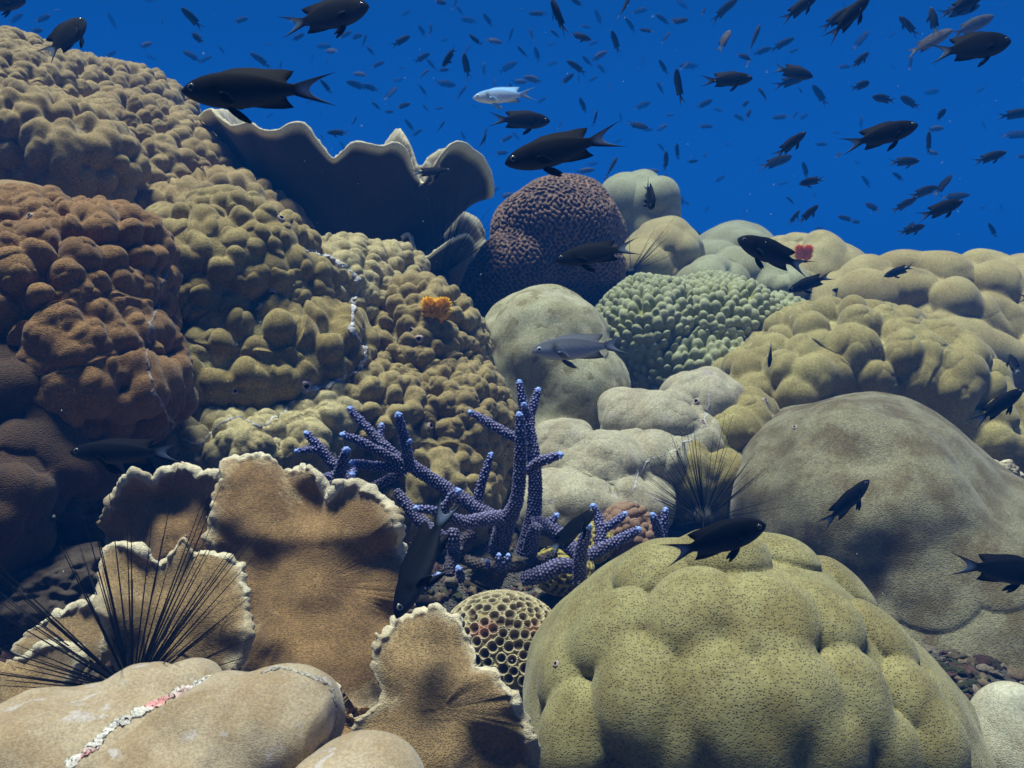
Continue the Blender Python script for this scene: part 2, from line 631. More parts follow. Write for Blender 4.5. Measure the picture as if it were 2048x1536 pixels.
M_O2 = coral_mat("coral_straw", (0.34, 0.3, 0.14), (0.28, 0.23, 0.1), 0.12, 400, 0.3, 0.4)
M_O3 = coral_mat("coral_sage", (0.27, 0.29, 0.18), (0.22, 0.22, 0.125), 0.12, 400, 0.3, 0.5)
M_P = coral_mat("coral_dusty_tan", (0.34, 0.27, 0.185), (0.27, 0.195, 0.115), 0.05, 760, 0.2, 0.3, stain=(0.38, 0.33, 0.31), stain_at=0.58)
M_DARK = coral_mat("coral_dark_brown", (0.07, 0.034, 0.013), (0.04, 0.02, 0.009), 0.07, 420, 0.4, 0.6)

coral("A1", "knobby_coral", "great tan knobby coral mound rising into the open water at the photo's upper left edge",
      [(45, 245, 1.95, 195, 132, 0.3), (50, 320, 1.72, 190, 120, 0.2), (160, 345, 1.66, 92, 75, 0.12), (-150, 300, 1.8, 260, 220, 0.3)], M_A, 150, 0.1,
      knob=[(0.040, 0.030, 1, 8), (0.022, 0.004, 8)], lump=[(0.22, 0.02, 4)])
coral("A2", "knobby_coral", "tan knobby coral slope running down beside the dark plate coral cup",
      [(215, 300, 2.35, 195, 150, 0.35), (235, 400, 2.05, 215, 190, 0.3), (390, 400, 2.05, 100, 95, 0.2), (470, 470, 1.95, 110, 95, 0.2), (555, 480, 1.97, 58, 58, 0.14), (340, 520, 1.95, 180, 110, 0.25), (310, 430, 2.02, 150, 130, 0.26)], M_A, 165, 0.08,
      knob=[(0.040, 0.030, 2, 8), (0.024, 0.004, 9)], lump=[(0.25, 0.02, 6)])
coral("B", "rust_knobby_coral", "rusty brown knobby coral wall below the big tan mound",
      [(105, 640, 1.2, 190, 200, 0.15), (60, 530, 1.22, 150, 110, 0.13), (205, 540, 1.22, 92, 92, 0.1), (215, 790, 1.14, 115, 75, 0.09), (120, 820, 1.14, 140, 70, 0.09), (190, 715, 1.16, 120, 110, 0.11), (60, 740, 1.17, 130, 110, 0.11)],
      M_B, 140, 0.08, knob=[(0.038, 0.024, 3, 8), (0.018, 0.004, 10)], lump=[(0.12, 0.012, 7)])
coral("Bs", "smooth_tan_coral", "smooth tan coral with two round humps on top of the rusty wall",
      [(35, 425, 1.3, 85, 62, 0.08), (112, 440, 1.27, 48, 48, 0.06), (-60, 470, 1.3, 90, 80, 0.1)], M_Bs, 70, 0.06, lump=[(0.05, 0.004, 3)])
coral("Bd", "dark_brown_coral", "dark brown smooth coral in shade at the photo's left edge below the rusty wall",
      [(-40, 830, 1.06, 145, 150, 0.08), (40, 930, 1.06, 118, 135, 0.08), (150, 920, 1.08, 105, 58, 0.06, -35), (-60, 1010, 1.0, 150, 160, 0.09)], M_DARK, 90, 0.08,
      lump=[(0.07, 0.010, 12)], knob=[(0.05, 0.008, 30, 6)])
coral("Bshade", "dark_brown_coral", "added unseen coral ledge shading the dark brown coral, beyond the photo's left edge",
      [(-230, 560, 1.06, 150, 120, 0.16), (-330, 420, 1.1, 170, 200, 0.2)], M_DARK, 60, 0.08, knob=[(0.05, 0.03, 80, 7)])  # added out of view to cast shade on the dark coral
coral("C", "olive_knobby_coral", "olive brown coral of large fused knobs with a pale skirt left of the white seam",
      [(455, 585, 1.5, 165, 160, 0.16), (350, 500, 1.53, 78, 70, 0.1), (560, 600, 1.52, 88, 110, 0.12), (470, 765, 1.42, 175, 82, 0.10), (640, 720, 1.48, 92, 80, 0.1), (380, 660, 1.46, 75, 90, 0.09), (500, 690, 1.44, 130, 70, 0.11)],
      M_C, 150, 0.08, knob=[(0.046, 0.027, 5, 8), (0.028, 0.007, 11)], lump=[(0.15, 0.012, 8)])
coral("D", "small_knob_coral", "brown coral packed with small round knobs behind the blue branching coral",
      [(840, 740, 1.66, 125, 160, 0.17), (895, 880, 1.58, 130, 150, 0.15), (740, 850, 1.52, 130, 120, 0.13), (900, 1000, 1.5, 120, 110, 0.12)], M_D, 165, 0.08,
      knob=[(0.029, 0.022, 6, 8), (0.015, 0.003, 12)], lump=[(0.16, 0.02, 9)])
coral("Dp", "small_knob_coral", "pale cream coral of small knobs under the plate coral cup, right of the white seam",
      [(700, 640, 1.66, 100, 150, 0.15), (640, 560, 1.7, 60, 70, 0.1), (770, 590, 1.72, 85, 80, 0.12)], M_Dp, 110, 0.08,
      knob=[(0.032, 0.022, 16, 8), (0.016, 0.003, 22)], lump=[(0.16, 0.015, 19)])
coral("Dl", "small_knob_coral", "grey olive coral of scattered small knobs just above the brown ruffled plates",
      [(520, 900, 1.36, 150, 75, 0.10), (640, 860, 1.42, 90, 80, 0.09), (420, 900, 1.34, 80, 60, 0.08)], M_Dp, 100, 0.08,
      knob=[(0.03, 0.02, 26, 8), (0.015, 0.003, 32)], lump=[(0.1, 0.012, 29)])
coral("H", "boulder_coral", "smooth grey green boulder coral with low ridges in the middle of the reef",
      [(1085, 700, 1.85, 128, 130, 0.15), (1150, 800, 1.82, 112, 120, 0.15), (1040, 790, 1.84, 90, 110, 0.13), (1120, 880, 1.78, 100, 70, 0.12)], M_H, 110, 0.1,
      lump=[(0.10, 0.010, 14), (0.04, 0.002, 16)], mound_h=0.013,
      mounds=[(1040, 610, 50), (1110, 620, 55), (1170, 660, 50), (1020, 690, 55), (1095, 720, 62), (1180, 760, 60), (1010, 790, 55), (1090, 810, 60), (1180, 860, 60)])
coral("J1", "lobed_coral", "grey lobed coral with soft lumps at the foot of the grey green boulder",
      [(1125, 930, 1.56, 75, 75, 0.09), (1200, 950, 1.53, 90, 75, 0.1), (1140, 1020, 1.48, 110, 75, 0.1), (1250, 1010, 1.5, 90, 65, 0.09)], M_J, 100, 0.06,
      knob=[(0.060, 0.015, 18, 5), (0.025, 0.0015, 118)], lump=[(0.08, 0.014, 17), (0.03, 0.003, 57)])
coral("J2", "lobed_coral", "mauve grey lobed coral with a pale seam between boulder and green finger patch",
      [(1260, 840, 1.68, 62, 55, 0.09), (1330, 850, 1.66, 80, 60, 0.1), (1395, 810, 1.7, 70, 60, 0.09), (1300, 930, 1.6, 90, 60, 0.1), (1370, 900, 1.64, 70, 70, 0.09)], M_J, 90, 0.06,
      knob=[(0.065, 0.014, 21, 5), (0.025, 0.0015, 121)], lump=[(0.08, 0.014, 20), (0.03, 0.003, 58)])
coral("I", "finger_coral", "green coral patch of countless tiny finger knobs beside the grey green boulder",
      [(1290, 680, 2.22, 112, 108, 0.22), (1400, 665, 2.28, 140, 90, 0.26), (1530, 672, 2.32, 95, 58, 0.2), (1390, 750, 2.12, 140, 70, 0.15)], M_I, 190, 0.1,
      knob=[(0.021, 0.020, 23, 9)], up=0.6, lump=[(0.2, 0.015, 22)])
coral("K", "lumpy_coral", "large olive coral covered in melted lumps behind the big grey boulder",
      [(1690, 745, 2.0, 190, 110, 0.25), (1560, 790, 1.92, 115, 80, 0.2), (1820, 790, 1.96, 130, 100, 0.22), (1910, 890, 1.9, 110, 95, 0.2), (2000, 990, 1.85, 80, 90, 0.16)], M_K, 150, 0.08,
      knob=[(0.072, 0.042, 25, 7), (0.036, 0.005, 28)], lump=[(0.2, 0.015, 24)])
coral("K2", "lumpy_coral", "olive lumpy coral with black spined urchin at its foot left of the big grey boulder",
      [(1450, 870, 1.72, 90, 60, 0.12), (1370, 955, 1.66, 105, 85, 0.12), (1440, 960, 1.7, 80, 80, 0.1)], M_K, 90, 0.07,
      knob=[(0.062, 0.032, 35, 7), (0.03, 0.004, 38)], lump=[(0.1, 0.01, 34)])
coral("L", "boulder_coral", "very large smooth grey brown boulder coral at the right of the reef",
      [(1685, 1015, 1.6, 262, 232, 0.3), (1850, 1125, 1.58, 280, 215, 0.3), (1940, 1300, 1.47, 355, 300, 0.32), (1900, 1440, 1.38, 330, 200, 0.26)], M_L, 130, 0.1,
      lump=[(0.18, 0.016, 27), (0.09, 0.007, 31), (0.04, 0.0015, 30)], mound_h=0.013,
      mounds=[(1560, 870, 80), (1690, 830, 90), (1820, 900, 85), (1500, 980, 75), (1640, 970, 95), (1770, 1010, 90), (1900, 1000, 80), (1580, 1080, 80), (1720, 1130, 95), (1860, 1130, 90), (1990, 1120, 80)])
coral("M", "boulder_coral", "huge olive boulder coral with dark pores and broad folds nearest the viewer",
      [(1440, 1360, 0.94, 352, 270, 0.205), (1610, 1430, 0.95, 288, 242, 0.195), (1225, 1450, 0.93, 188, 236, 0.16), (1440, 1165, 0.97, 170, 88, 0.12), (1690, 1540, 0.93, 232, 242, 0.18)], M_M, 190, 0.1,
      lump=[(0.15, 0.010, 36), (0.05, 0.003, 38)], mound_h=0.023,
      mounds=[(1440, 1115, 85), (1310, 1135, 75), (1560, 1105, 68), (1690, 1160, 62), (1385, 1225, 88), (1530, 1240, 88), (1650, 1235, 70), (1765, 1270, 66), (1225, 1255, 78), (1130, 1335, 62), (1280, 1390, 88),
              (1440, 1390, 92), (1585, 1390, 82), (1705, 1395, 76), (1830, 1390, 62), (1875, 1490, 60), (1150, 1470, 72), (1340, 1515, 76), (1510, 1530, 76), (1655, 1520, 72), (1780, 1520, 66)])
coral("N", "pale_coral", "small pale grey coral lump in the photo's lower right corner",
      [(2035, 1480, 0.88, 88, 102, 0.06), (2120, 1560, 0.86, 110, 110, 0.07)], M_N, 60, 0.08, lump=[(0.05, 0.005, 37)])
coral("O1", "ochre_coral", "ochre orange coral with broad sagging folds at the photo's far right",
      [(1730, 640, 2.6, 80, 62, 0.2), (1800, 665, 2.6, 115, 100, 0.24), (1960, 660, 2.65, 140, 108, 0.28), (1880, 740, 2.5, 150, 80, 0.2), (2060, 760, 2.5, 140, 140, 0.25)], M_O, 130, 0.08,
      knob=[(0.15, 0.04, 139, 6)], lump=[(0.3, 0.05, 39), (0.12, 0.018, 40)])
coral("O2", "straw_coral", "straw yellow coral hump carrying the orange red worm plumes",
      [(1610, 580, 2.9, 105, 92, 0.25), (1560, 620, 2.8, 85, 70, 0.2), (1680, 600, 2.9, 75, 60, 0.2)], M_O2, 90, 0.08, knob=[(0.11, 0.026, 143, 6)], lump=[(0.18, 0.03, 43), (0.08, 0.010, 44)])
coral("O3", "sage_coral", "hazy sage grey coral hump farthest back behind the dark chromis",
      [(1465, 510, 3.5, 72, 52, 0.25), (1420, 540, 3.4, 60, 45, 0.2)], M_O3, 70, 0.08, lump=[(0.16, 0.02, 45)], knob=[(0.12, 0.02, 60, 5)])
coral("O4", "sage_coral", "sage green dome coral rising behind the brain coral",
      [(1290, 450, 3.1, 62, 85, 0.25), (1240, 430, 3.1, 40, 60, 0.2)], M_O3, 70, 0.08, lump=[(0.14, 0.02, 46)], knob=[(0.1, 0.02, 61, 5)])
coral("O5", "straw_coral", "smooth straw yellow coral hump just right of the brain coral",
      [(1325, 520, 2.8, 68, 66, 0.2), (1290, 550, 2.75, 60, 60, 0.18)], M_O2, 70, 0.08, knob=[(0.10, 0.02, 147, 5)], lump=[(0.12, 0.014, 47)])
coral("O6", "sage_coral", "low pale sage coral terraces above the green finger patch",
      [(1470, 575, 2.85, 105, 52, 0.25), (1400, 590, 2.7, 80, 50, 0.2), (1540, 590, 2.7, 60, 45, 0.2)], M_O3, 80, 0.07, lump=[(0.12, 0.02, 48)], knob=[(0.12, 0.03, 62, 5)])
coral("F2", "pale_coral", "pale ribbed coral knob peeping out behind the small dark cup coral",
      [(925, 475, 2.5, 40, 42, 0.1), (935, 570, 2.5, 75, 90, 0.14)], M_N, 40, 0.1, knob=[(0.06, 0.01, 63, 6)])
coral("P1", "dusty_coral", "dusty tan smooth coral with a pale pinkish seam across the photo's bottom left",
      [(230, 1500, 0.66, 220, 128, 0.09), (60, 1520, 0.64, 170, 125, 0.08), (278, 1385, 0.69, 68, 62, 0.045), (375, 1385, 0.69, 60, 58, 0.04)], M_P, 110, 0.08,
      lump=[(0.06, 0.006, 50), (0.025, 0.0015, 53)])
coral("P2", "dusty_coral", "mauve tan smooth coral right of the pale seam, beneath the ruffled plates",
      [(430, 1500, 0.65, 150, 140, 0.07), (565, 1450, 0.66, 112, 108, 0.06), (300, 1580, 0.62, 200, 120, 0.07, 25)], M_P, 100, 0.07,
      lump=[(0.07, 0.008, 51, 1), (0.03, 0.002, 54)])
coral("P3", "dusty_coral", "low smooth tan coral cut by the bottom edge beneath the ruffled plates",
      [(715, 1570, 0.6, 140, 82, 0.06)], M_P, 60, 0.08, lump=[(0.05, 0.003, 52)])


def labyrinth(lam, amp, ridge, groove, seed, sharp=1.6, mottled=0.25):
    rg = np.random.default_rng(seed)
    ks = rg.normal(size=(46, 3))
    ks = ks / np.linalg.norm(ks, axis=1, keepdims=True) * (2 * PI / lam) * rg.uniform(0.93, 1.07, (46, 1))
    ph = rg.uniform(0, 2 * PI, 46)

    def fn(v, nm):
        s = 0
        for kv, a in zip(ks, ph):
            s = s + np.cos(v @ kv + a)
        s = np.tanh(s / math.sqrt(23) * sharp)
        t = (s + 1) / 2
        g = fbm(v, lam * 5, 2, seed + 3) * mottled
        col = np.array(groove)[None] * (1 - t[:, None]) + np.array(ridge)[None] * t[:, None]
        return v + nm * (s * amp)[:, None], {"Col": np.clip(col * (1 + g[:, None]), 0, 1)}
    return fn


M_BRAIN = attr_mat("coral_brain", rough=0.75, spec=0.25, bump_scale=700, bump=0.5, dist=0.0015, grain=0.3, sheen=0.2)
coral("G", "brain_coral", "large maroon brown brain coral dome with winding ridges",
      [(1120, 462, 2.45, 138, 102, 0.24), (1040, 545, 2.4, 95, 75, 0.2), (1170, 540, 2.42, 95, 72, 0.2), (1000, 570, 2.38, 70, 60, 0.16), (965, 590, 2.36, 62, 60, 0.14)], M_BRAIN, 260, 0.1, lump=[(0.2, 0.02, 70)],
      custom=labyrinth(0.0108, 0.0030, (0.185, 0.105, 0.065), (0.045, 0.016, 0.010), 5))
coral("G2", "brain_coral", "small yellow and black mazed coral under the blue branches",
      [(1125, 1140, 1.28, 62, 48, 0.05), (1185, 1085, 1.32, 42, 40, 0.04)], M_BRAIN, 100, 0.1,
      custom=labyrinth(0.0085, 0.0018, (0.36, 0.29, 0.06), (0.02, 0.016, 0.008), 8))


def star_cups(spacing, seed, depth=0.004):
    def fn(v, nm):
        # scattered cup centres on the surface itself, kept apart
        rg = np.random.default_rng(seed)
        order = rg.permutation(len(v))
        pts = np.zeros((0, 3))
        for i in order[:6000]:
            if len(pts) == 0 or ((pts - v[i]) ** 2).sum(1).min() > (spacing * rg.uniform(0.58, 1.05)) ** 2:
                pts = np.vstack([pts, v[i]])
        f1 = np.empty(len(v))
        near = np.empty(len(v), dtype=int)
        for s in range(0, len(v), 4000):
            d = np.linalg.norm(v[s:s + 4000, None, :] - pts[None], axis=2)
            near[s:s + 4000] = d.argmin(1)
            f1[s:s + 4000] = d.min(1)
        size = rg.uniform(0.36, 0.50, len(pts))[near] * spacing
        rel = v - pts[near]
        ang = np.arctan2(rel @ RIGHT, rel @ UP)
        septa = np.cos(ang * 18)
        r = f1 / size
        wall = np.exp(-((r - 0.92) / 0.22) ** 2)
        cup = 1 / (1 + np.exp((r - 0.66) * 14))
        h = wall * 0.0032 * (1 + 0.12 * septa) - cup * depth
        cream, tan, dark = np.array([0.40, 0.35, 0.22]), np.array([0.25, 0.19, 0.085]), np.array([0.085, 0.058, 0.028])
        col = tan[None] * (1 - wall[:, None]) + cream[None] * wall[:, None] * (1 + 0.14 * septa[:, None])
        col = col * (1 - cup[:, None]) + dark[None] * cup[:, None]  # cup floors: dark tissue colour plus painted shade of the recess
        red = np.clip(noise(v, 0.035, 77) * 3 - 1.6, 0, 1) * (1 - cup)
        col = col * (1 - red[:, None]) + np.array([0.42, 0.22, 0.15])[None] * red[:, None]
        return v + nm * h[:, None], {"Col": np.clip(col, 0, 1)}
    return fn


M_STAR = attr_mat("coral_star", rough=0.7, spec=0.25, bump_scale=1200, bump=0.4, dist=0.0008, grain=0.22, sheen=0.15)
coral("S", "star_coral", "cream honeycomb coral of open dark cups beneath the blue branching coral",
      [(1003, 1292, 1.03, 124, 104, 0.07), (1050, 1330, 1.01, 90, 90, 0.06)], M_STAR, 170, 0.1, custom=star_cups(0.0148, 3))
M_POC = coral_mat("coral_pink_berry", (0.24, 0.145, 0.095), (0.19, 0.11, 0.07), 0.03, 700, 0.3, 0.4)
coral("V", "berry_coral", "little pinkish tan coral of berry like beads behind the blue tips",
      [(1248, 1065, 1.38, 55, 52, 0.045), (1285, 1080, 1.36, 35, 40, 0.035)], M_POC, 80, 0.1, knob=[(0.0135, 0.01, 55, 9)], up=0.1)

# ------------------------------------------------------------------ thin corals: cups and ruffled plates
def shell(grid, thick, closed_u, pole=False):
    """Give a U x V sheet of points thickness: outer skin, rounded margin, inner skin. Returns verts, faces, edge weight, inner flag."""
    U, V = grid.shape[:2]
    du = (np.roll(grid, -1, 0) - np.roll(grid, 1, 0)) if closed_u else np.gradient(grid, axis=0)
    dv = np.gradient(grid, axis=1)
    n = np.cross(du, dv)
    n = n / np.maximum(np.linalg.norm(n, axis=2, keepdims=True), 1e-9)
    if pole:
        n[:, :4] = n[:, 4:5].mean(0, keepdims=True)
    t = thick if np.ndim(thick) else np.full((U, V), thick)
    inner = grid - n * t[..., None]
    out_dir = dv / np.maximum(np.linalg.norm(dv, axis=2, keepdims=True), 1e-9)
    rings, flags = [grid[:, j] for j in range(V)], [0.0] * V
    e0, i0, od = grid[:, -1], inner[:, -1], out_dir[:, -1]
    tt = t[:, -1][:, None]
    for a in (0.25, 0.5, 0.75):
        rings.append(e0 * (1 - a) + i0 * a + od * tt * 0.55 * math.sin(a * PI))
        flags.append(a)
    rings += [inner[:, j] for j in range(V - 1, -1, -1)]
    flags += [1.0] * V
    v = np.stack(rings, 1)
    K = v.shape[1]
    idx = np.arange(U * K).reshape(U, K)
    i1 = np.roll(idx, -1, 0) if closed_u else idx
    a = idx if closed_u else idx[:-1]
    b = i1 if closed_u else idx[1:]
    f = np.stack([a[:, :-1], b[:, :-1], b[:, 1:], a[:, 1:]], -1).reshape(-1, 4)
    vv = np.concatenate([np.arange(V) / (V - 1), [1, 1, 1], (np.arange(V) / (V - 1))[::-1]])
    return v.reshape(-1, 3), f, np.repeat(vv[None], U, 0).ravel(), np.repeat(np.array(flags)[None], U, 0).ravel()


def loop_points(pts, n, closed=True, smooth=True):
    """Even samples along a Catmull-Rom curve through PTS (any dimension)."""
    p = np.asarray(pts, dtype=float)
    m = len(p)
    segs = m if closed else m - 1
    out = []
    for i in range(segs):
        g = (lambda q: p[q % m]) if closed else (lambda q: p[min(max(q, 0), m - 1)])
        a, b, c, d = g(i - 1), g(i), g(i + 1), g(i + 2)
        for t in np.linspace(0, 1, 24, endpoint=False):
            out.append(0.5 * (2 * b + (c - a) * t + (2 * a - 5 * b + 4 * c - d) * t * t + (3 * b - a - 3 * c + d) * t ** 3))
    out.append(p[0] if closed else p[-1])
    out = np.array(out)
    L = np.concatenate([[0], np.cumsum(np.linalg.norm(np.diff(out, axis=0), axis=1))])
    s = np.linspace(0, L[-1], n, endpoint=not closed)
    return np.stack([np.interp(s, L, out[:, k]) for k in range(p.shape[1])], 1)


def cup(name, label, rim, base, base_r, mat, nu=420, nv=60, thick=0.011, sag=0.12, wav=0.004, polyp=0.003, bow=0.5):
    r = loop_points([P(*q) for q in rim], nu)
    c = P(*base)
    rc = r.mean(0)
    dirs = r - rc
    dirs[:, 2] *= 0.2
    dirs = dirs / np.linalg.norm(dirs, axis=1, keepdims=True)
    b0 = c + dirs * base_r
    v = np.linspace(0, 1, nv)[None, :, None]
    soft = r.copy()
    for _ in range(3):          # the waves of the rim die out towards the foot
        pad = np.concatenate([soft[-nu // 16:], soft, soft[:nu // 16]])
        kern = np.ones(nu // 16 * 2 + 1) / (nu // 16 * 2 + 1)
        soft = np.stack([np.convolve(pad[:, k], kern, "valid")[:nu] for k in range(3)], 1)
    mid = b0 * (1 - bow) + soft * bow
    mid[:, 2] -= sag * np.linalg.norm(r - b0, axis=1)
    g = b0[:, None] * (1 - v) ** 2 + 2 * mid[:, None] * v * (1 - v) + (soft[:, None] + (r - soft)[:, None] * v ** 3) * v ** 2
    q = g.reshape(-1, 3)
    g = g + (fbm(q, 0.09, 3, 91)[:, None] * wav).reshape(nu, nv, 1) * dirs[:, None]
    vs, f, vv, inn = shell(g, np.linspace(thick * 1.6, thick * 0.75, nv)[None].repeat(nu, 0), True)
    nm = vnormals(vs, f)
    f1, f2, idv = cells(vs, 0.0125, 5)
    pol = np.clip(1 - f1 / 0.52, 0, 1) ** 0.7
    inside = np.clip((inn - 0.2) / 0.5, 0, 1)
    vs = vs + nm * (pol * inside * polyp)[:, None]
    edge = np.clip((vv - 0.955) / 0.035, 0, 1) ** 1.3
    dark, rim_glow, pale, tan = np.array([0.034, 0.026, 0.014]), np.array([0.80, 0.73, 0.48]), np.array([0.62, 0.58, 0.45]), np.array([0.12, 0.09, 0.045])
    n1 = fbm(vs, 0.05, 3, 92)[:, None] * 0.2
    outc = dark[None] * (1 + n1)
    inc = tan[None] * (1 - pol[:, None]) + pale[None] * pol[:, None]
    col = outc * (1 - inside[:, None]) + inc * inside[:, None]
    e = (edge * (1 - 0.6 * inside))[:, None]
    col = col * (1 - e) + rim_glow[None] * e  # backlit glow of the thin rim is put into its colour
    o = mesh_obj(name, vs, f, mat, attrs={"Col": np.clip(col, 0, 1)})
    tag(o, label, "coral")
    return o


M_CUP = attr_mat("coral_plate_skin", rough=0.8, spec=0.2, bump_scale=420, bump=0.5, dist=0.0015, grain=0.25, sheen=0.2)
CUP_RIM = [(398, 238, 1.98), (418, 222, 1.95), (430, 236, 1.92), (462, 256, 1.9), (495, 249, 1.88), (520, 263, 1.87), (552, 264, 1.86), (580, 250, 1.86),
           (606, 250, 1.86), (630, 282, 1.86), (664, 321, 1.86), (690, 304, 1.86), (708, 287, 1.86), (735, 291, 1.86), (765, 297, 1.87), (790, 289, 1.88),
           (812, 303, 1.9), (826, 338, 1.93), (846, 364, 1.95), (868, 352, 1.93), (886, 318, 1.9), (905, 292, 1.9), (928, 289, 1.92), (946, 302, 1.95),
           (965, 318, 1.99), (981, 350, 2.05), (984, 396, 2.12), (970, 380, 2.25), (945, 335, 2.38), (915, 300, 2.42), (885, 302, 2.40), (856, 318, 2.38), (836, 335, 2.36), (822, 290, 2.38),
           (800, 262, 2.42), (780, 280, 2.44), (745, 330, 2.46), (700, 315, 2.48), (670, 345, 2.5), (630, 325, 2.5), (602, 272, 2.48), (560, 285, 2.46), (520, 272, 2.42),
           (480, 240, 2.34), (455, 227, 2.22), (432, 224, 2.08), (415, 236, 2.02)]
cup("plate_coral_cup", "great dark plate coral cup with wavy pale glow-painted rim standing against the blue water", CUP_RIM, (705, 560, 2.12), 0.11, M_CUP, bow=0.5, sag=0.06)
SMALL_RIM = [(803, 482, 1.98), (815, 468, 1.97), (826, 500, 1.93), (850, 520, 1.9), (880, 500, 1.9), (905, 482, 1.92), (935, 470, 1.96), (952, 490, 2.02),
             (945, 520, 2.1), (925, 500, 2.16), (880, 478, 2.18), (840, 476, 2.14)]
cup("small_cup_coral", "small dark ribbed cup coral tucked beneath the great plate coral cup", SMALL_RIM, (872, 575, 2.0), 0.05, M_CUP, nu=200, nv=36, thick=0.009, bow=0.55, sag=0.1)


def plate(name, label, outline, d0, lean, bowl, mat, seed, nu=340, nv=70, thick=0.010, ruffle=0.024, scallop=9.0, centre=None, turn=0.0, rim=(0.35, -1.0)):
    """A ruffled plate: OUTLINE in photo bearings; LEAN m of depth per m of height, TURN m of depth per m sideways."""
    o = loop_points(np.array(outline, float), nu)
    c = np.array(centre if centre else o.mean(0), float)
    s = np.arange(nu) / nu
    per = np.linalg.norm(np.roll(o, -1, 0) - o, axis=1).sum()
    rad = o - c
    an, rl = np.unwrap(np.arctan2(rad[:, 1], rad[:, 0])), np.linalg.norm(rad, axis=1)
    sg = np.sign(an[-1] - an[0])
    an = sg * np.maximum.accumulate(sg * an)          # the sheet never folds back over its own spokes
    full = sg * 2 * PI
    w_ = max(5, nu // 28)
    pad = np.concatenate([an[-w_:] - full, an, an[:w_] + full])
    an = np.convolve(pad, np.ones(2 * w_ + 1) / (2 * w_ + 1), "valid")
    rp = np.concatenate([rl[-2:], rl, rl[:2]])
    rl = np.convolve(rp, np.ones(5) / 5, "valid")
    rad = np.stack([np.cos(an), np.sin(an)], 1) * rl[:, None]
    o = c + rad
    rn = rad / np.linalg.norm(rad, axis=1, keepdims=True)
    ph = np.stack([np.cos(2 * PI * s) * per / 6.28, np.sin(2 * PI * s) * per / 6.28, np.zeros(nu)], 1)
    sc = np.abs(noise(ph, 13.0, seed)) * 0.9 + 0.7 * noise(ph, 30.0, seed + 1)
    o = o + rn * (sc * scallop)[:, None]
    v = np.linspace(0.0015, 1, nv) ** 0.8
    px = c[None, None] + (o - c)[:, None] * v[None, :, None]
    dx = (px[..., 0] - c[0]) / F * d0
    dy = (c[1] - px[..., 1]) / F * d0
    size = np.sqrt(np.abs((o - c)).prod(1).mean()) / F * d0
    d = d0 + lean * dy + turn * dx - bowl * (v[None] ** 2.2) * size
    q = np.stack([dx, dy, np.full_like(dx, seed * 1.3)], -1).reshape(-1, 3)
    d = d + (fbm(q, 0.085, 2, seed + 2) * ruffle * 1.35 + noise(q, 0.038, seed + 12) * 0.0075).reshape(nu, nv) * (0.35 + 0.65 * v[None])
    d = d + (noise(np.repeat(ph[:, None], nv, 1).reshape(-1, 3), 55.0, seed + 3).reshape(nu, nv)) * ruffle * 0.45 * v[None] ** 5
    g = np.stack([P(0, 0, 1) * 0] * 1)[None] * 0 + RIGHT * ((px[..., 0] - 1024) / F * d)[..., None] + UP * ((768 - px[..., 1]) / F * d)[..., None] + FWD * d[..., None]
    # the sheet must show its outer skin to the water in front
    du = np.roll(g, -1, 0) - g
    dvv = np.gradient(g, axis=1)
    flipped = (np.cross(du, dvv) @ FWD).mean() > 0
    if flipped:
        g = g[::-1]
    vs, f, vv, inn = shell(g, thick, True, True)
    # close the pole
    K = len(vv) // nu
    nm = vnormals(vs, f)
    nm[vv < 0.06] = 0
    vs = vs + nm * (fbm(vs, 0.03, 2, seed + 4) * 0.0014)[:, None]
    up_edge = np.repeat(np.clip(0.25 + 1.1 * (rn @ (np.array(rim) / np.hypot(*rim))) + 0.5 * noise(ph, 60.0, seed + 8), 0, 1)[:, None], len(vv) // nu, 1)
    if flipped:
        up_edge = up_edge[::-1]
    up_edge = up_edge.ravel()
    bead = np.clip((vv - 0.94) / 0.04, 0, 1) * up_edge
    f1, f2, idv = cells(vs, 0.0085, seed + 5)
    vs = vs + nm * (bead * np.clip(1 - f1 / 0.65, 0, 1) ** 0.6 * 0.0042)[:, None]
    edge = np.clip((vv - 0.962 + 0.03 * noise(vs, 0.02, seed + 6)) / 0.035, 0, 1) * up_edge
    edge = np.maximum(edge, 0.45 * np.clip((vv - 0.80 + 0.10 * noise(vs, 0.03, seed + 7)) / 0.2, 0, 1) ** 2)
    ob = mesh_obj(name, vs, f, mat, attrs={"edge": edge * 0.85, "h": 1 - edge})
    tag(ob, label, "coral")
    return ob


M_Q = coral_mat("coral_plate_rust", (0.24, 0.14, 0.055), (0.15, 0.082, 0.03), 0.09, 620, 0.45, 0.6, rim=(0.60, 0.54, 0.40), fine=0.25, stain=(0.31, 0.215, 0.11), stain_at=0.6, relief=0.0012)
M_Qt = coral_mat("coral_plate_tan", (0.265, 0.175, 0.08), (0.175, 0.11, 0.047), 0.09, 620, 0.45, 0.6, rim=(0.60, 0.54, 0.40), fine=0.25, stain=(0.34, 0.26, 0.15), stain_at=0.6, relief=0.0012)
plate("ruffled_plate_coral", "dark rusty ruffled plate coral with a white toothed rim above the spiny urchin",
      [(210, 1030), (228, 1005), (247, 978), (275, 958), (300, 970), (340, 945), (400, 950), (440, 960), (474, 985), (470, 1020), (462, 1060), (490, 1150), (440, 1230), (330, 1200), (240, 1140), (212, 1070)],
      1.0, 0.30, 0.0, M_Q, 3, centre=(350, 1080))
